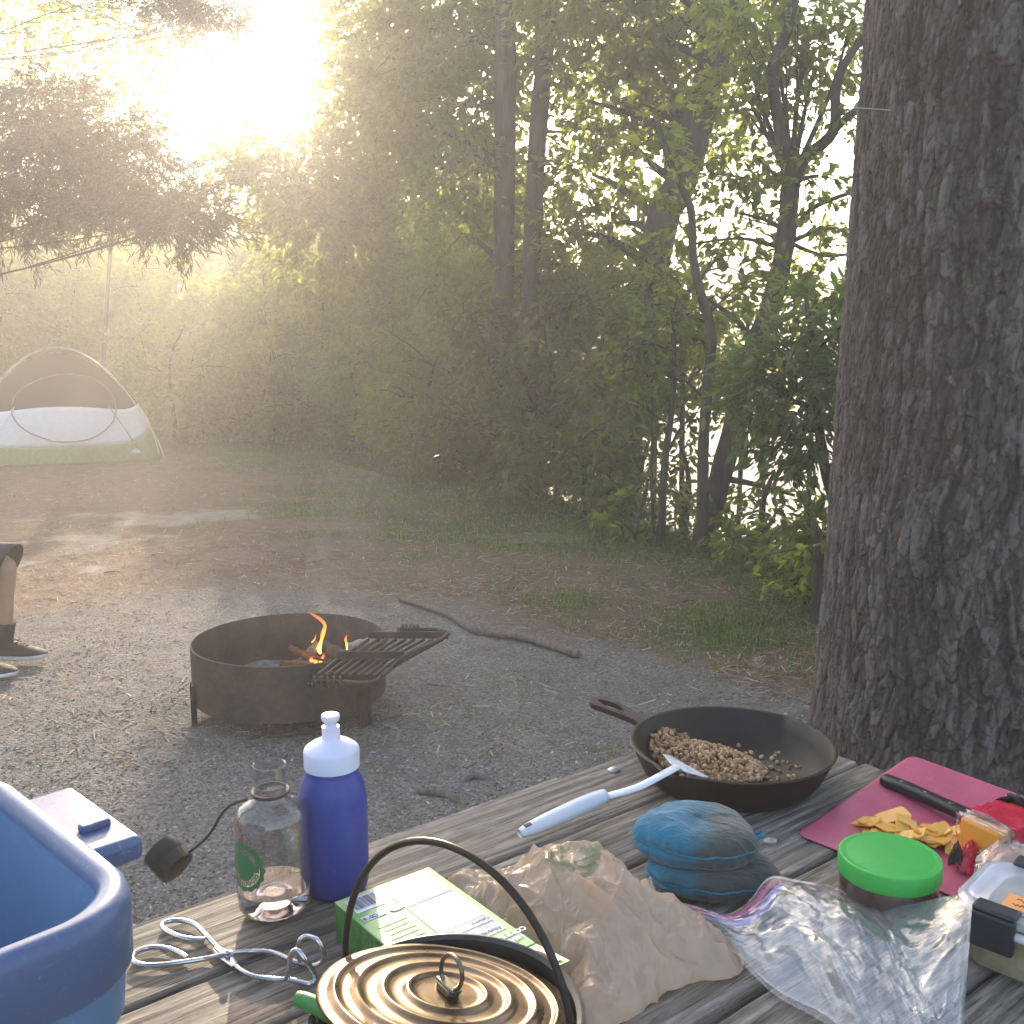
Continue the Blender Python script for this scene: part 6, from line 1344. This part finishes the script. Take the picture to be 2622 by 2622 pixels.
# --- clip-lid food container
def container():
    A = Vector((.4895, 1.062, 0)); e1 = Vector((.72, -.69, 0)); o = thing('food_container', 'clear clip-lid food container of pale leftovers with an orange tape note', 'container', (A.x, A.y, Z0), math.atan2(e1.y, e1.x))
    LX, LY = .19, .135
    def rr(inset, rad, z, n=10):
        P = []; x0, y0, x1, y1 = inset, inset, LX - inset, LY - inset
        for (cx_, cy_, a0) in ((x1 - rad, y1 - rad, 0), (x0 + rad, y1 - rad, 90), (x0 + rad, y0 + rad, 180), (x1 - rad, y0 + rad, 270)):
            for i in range(n + 1): a = R(a0 + 90 * i / n); P.append((cx_ + rad * math.cos(a), cy_ + rad * math.sin(a), z))
        return P
    def loft(L_, nm, mat, c0=True, c1=True):
        V = sum(L_, []); n = len(L_[0]); F = [(i * n + j, i * n + (j + 1) % n, (i + 1) * n + (j + 1) % n, (i + 1) * n + j) for i in range(len(L_) - 1) for j in range(n)]
        if c0: F.append(tuple(range(n))[::-1])
        if c1: F.append(tuple((len(L_) - 1) * n + j for j in range(n)))
        return MB().add(V, F).build(nm, mat, o, angle=50)
    fill = plain('leftovers', (.36, .30, .17), .5, var=.35, scale=45, bump=.5, bscale=90, bdist=.004); loft([rr(.017, .022, .002), rr(.0135, .024, .054), rr(.02, .02, .060)], 'contents', fill)
    loft([rr(.016, .022, .0), rr(.012, .024, .066)], 'body', thin_clear('container_wall', (.96, .96, .92), .06, .06), True, False)
    loft([rr(.012, .024, .066), rr(.002, .030, .067), rr(0, .032, .070), rr(0, .032, .0765), rr(.004, .03, .0795), rr(.012, .026, .0795), rr(.016, .024, .075), rr(.034, .016, .0745)], 'lid', thin_clear('container_lid', (.93, .95, .97), .1, .42), False, True)
    tp = MB().add([(.045, .030, .0752), (.165, .030, .0752), (.165, .062, .0752), (.045, .062, .0752)], [(0, 1, 2, 3)]).build('tape_note', plain('orange_tape', (.85, .35, .10), .6, var=.05, bump=0), o, smooth=False)
    rs = random.Random(5); ink = flat_mat('ink_brown', (.10, .03, .02))
    for row in (0, 1):
        P = []; x_ = .055
        while x_ < .155: P.append((x_, .052 - row * .012 + rs.uniform(-.0028, .0034), .0756)); x_ += rs.uniform(.0012, .0030)
        MB().tube(spline(P, 3), .0004, 5).build('handwriting', ink, tp)
    Mc = plain('clip_black', (.018, .022, .030), .45, var=.15); cl = MB().box((.050, -.0075, .060), (.046, .012, .040)).box((.050, .002, .082), (.046, .024, .006)).build('clip', Mc, o, bevel=.004, seg=3)
    MB().tube([(.072, -.004, .062), (.120, -.004, .062)], .005, 10).build('hinge_bar', plain('hinge_clear', (.6, .62, .66), .2), o)
    MB().box((.050, LY + .0075, .060), (.046, .012, .040)).box((.050, LY - .002, .082), (.046, .024, .006)).build('clip', Mc, o, bevel=.004, seg=3)
container()

# --- empty zip bag
def zip_bag():
    O = Vector((.36, 1.10, 0)); o = thing('zip_bag', 'empty clear zipper bag with a pink and violet seal lying crumpled', 'bag', (O.x, O.y, Z0))
    zz = lambda x, y, z: U(1400 + x / 1.932, 2100 + y / 1.932, z)
    top = [zz(548, 395, .772), zz(700, 430, .775), zz(880, 480, .775), zz(1000, 420, .785), zz(1105, 300, .795), zz(1230, 318, .80), zz(1400, 345, .80), zz(1600, 440, .790), zz(1700, 450, .800), zz(1930, 400, .825), zz(2110, 355, .856)]
    bot = [zz(560, 400, .766), zz(800, 560, .766), zz(960, 700, .766), zz(1130, 860, .766), zz(1380, 1010, .766), zz(1600, 1200, .768), zz(1750, 1300, .77), zz(1900, 1350, .775), zz(1980, 1300, .775), zz(2050, 1120, .780), zz(2070, 900, .79)]
    T_ = spline(top, 16); B_ = spline(bot, 16); n = min(len(T_), len(B_)); T_ = T_[:n]; B_ = B_[:n]; m = 110
    Tn = np.array(T_); Bn = np.array(B_); t_ = np.linspace(0, 1, m)[:, None, None]; G_ = Tn[None] * (1 - t_) + Bn[None] * t_
    s = np.linspace(0, 1, n)[None, :] * np.ones((m, 1)); tt = t_[..., 0] * np.ones((1, n))
    cr = crumple(s * .5 + 2, tt * .22 + 1, 13., 3); rid = np.clip(.35 + creases(s * .36, tt * .28, 34, .55, .011, .15, 21, R(80), .22) + creases(s * .36, tt * .28, 40, .22, .005, .06, 22, None), 0, 2)
    env = np.sin(np.pi * np.clip(s, .02, .98)) ** .6 * np.sin(np.pi * np.clip(tt, .02, .97)) ** .5
    for (nm, amp, k) in (('front_film', 1., 0.), ('back_film', .28, 1.)):
        Z = G_[..., 2] * (1 - .0) - Z0; Zb = (.022 * env + .016 * rid ** 1.5 * env + .010 * cr * env) * amp
        Z = Z * (1 - .55 * k) + Zb; Z = np.maximum(Z, .001 + .0015 * (1 - k))
        V = np.stack([G_[..., 0] - O.x, G_[..., 1] - O.y, Z], -1).reshape(-1, 3); idx = np.arange(m * n).reshape(m, n); F = np.stack([idx[:-1, :-1], idx[:-1, 1:], idx[1:, 1:], idx[1:, :-1]], -1).reshape(-1, 4)
        mk(nm, V, F, thin_clear('zip_film' + nm, (.97, .98, 1.), .07, .16 if k == 0 else .08, 1.45, bumpy=(24, .45)), o)
    for (nm, c_, dy) in (('pink_seal', (.62, .03, .20), 0.), ('violet_seal', (.22, .16, .62), .012)):
        P = [p - O - Vector((0, 0, Z0 - .001)) + Vector((dy * .5, -dy, 0)) for p in T_[:70]]; V = []; F = []
        for p in P: V += [(p.x, p.y, p.z + .001), (p.x + .005, p.y - .012, p.z + .003)]
        F = [(2 * i, 2 * i + 1, 2 * i + 3, 2 * i + 2) for i in range(len(P) - 1)]
        q_ = MB().add(V, F).build(nm, plain(nm, c_, .3, var=.1), o, angle=180); sm_ = q_.modifiers.new('s', 'SOLIDIFY'); sm_.thickness = .0008
zip_bag()
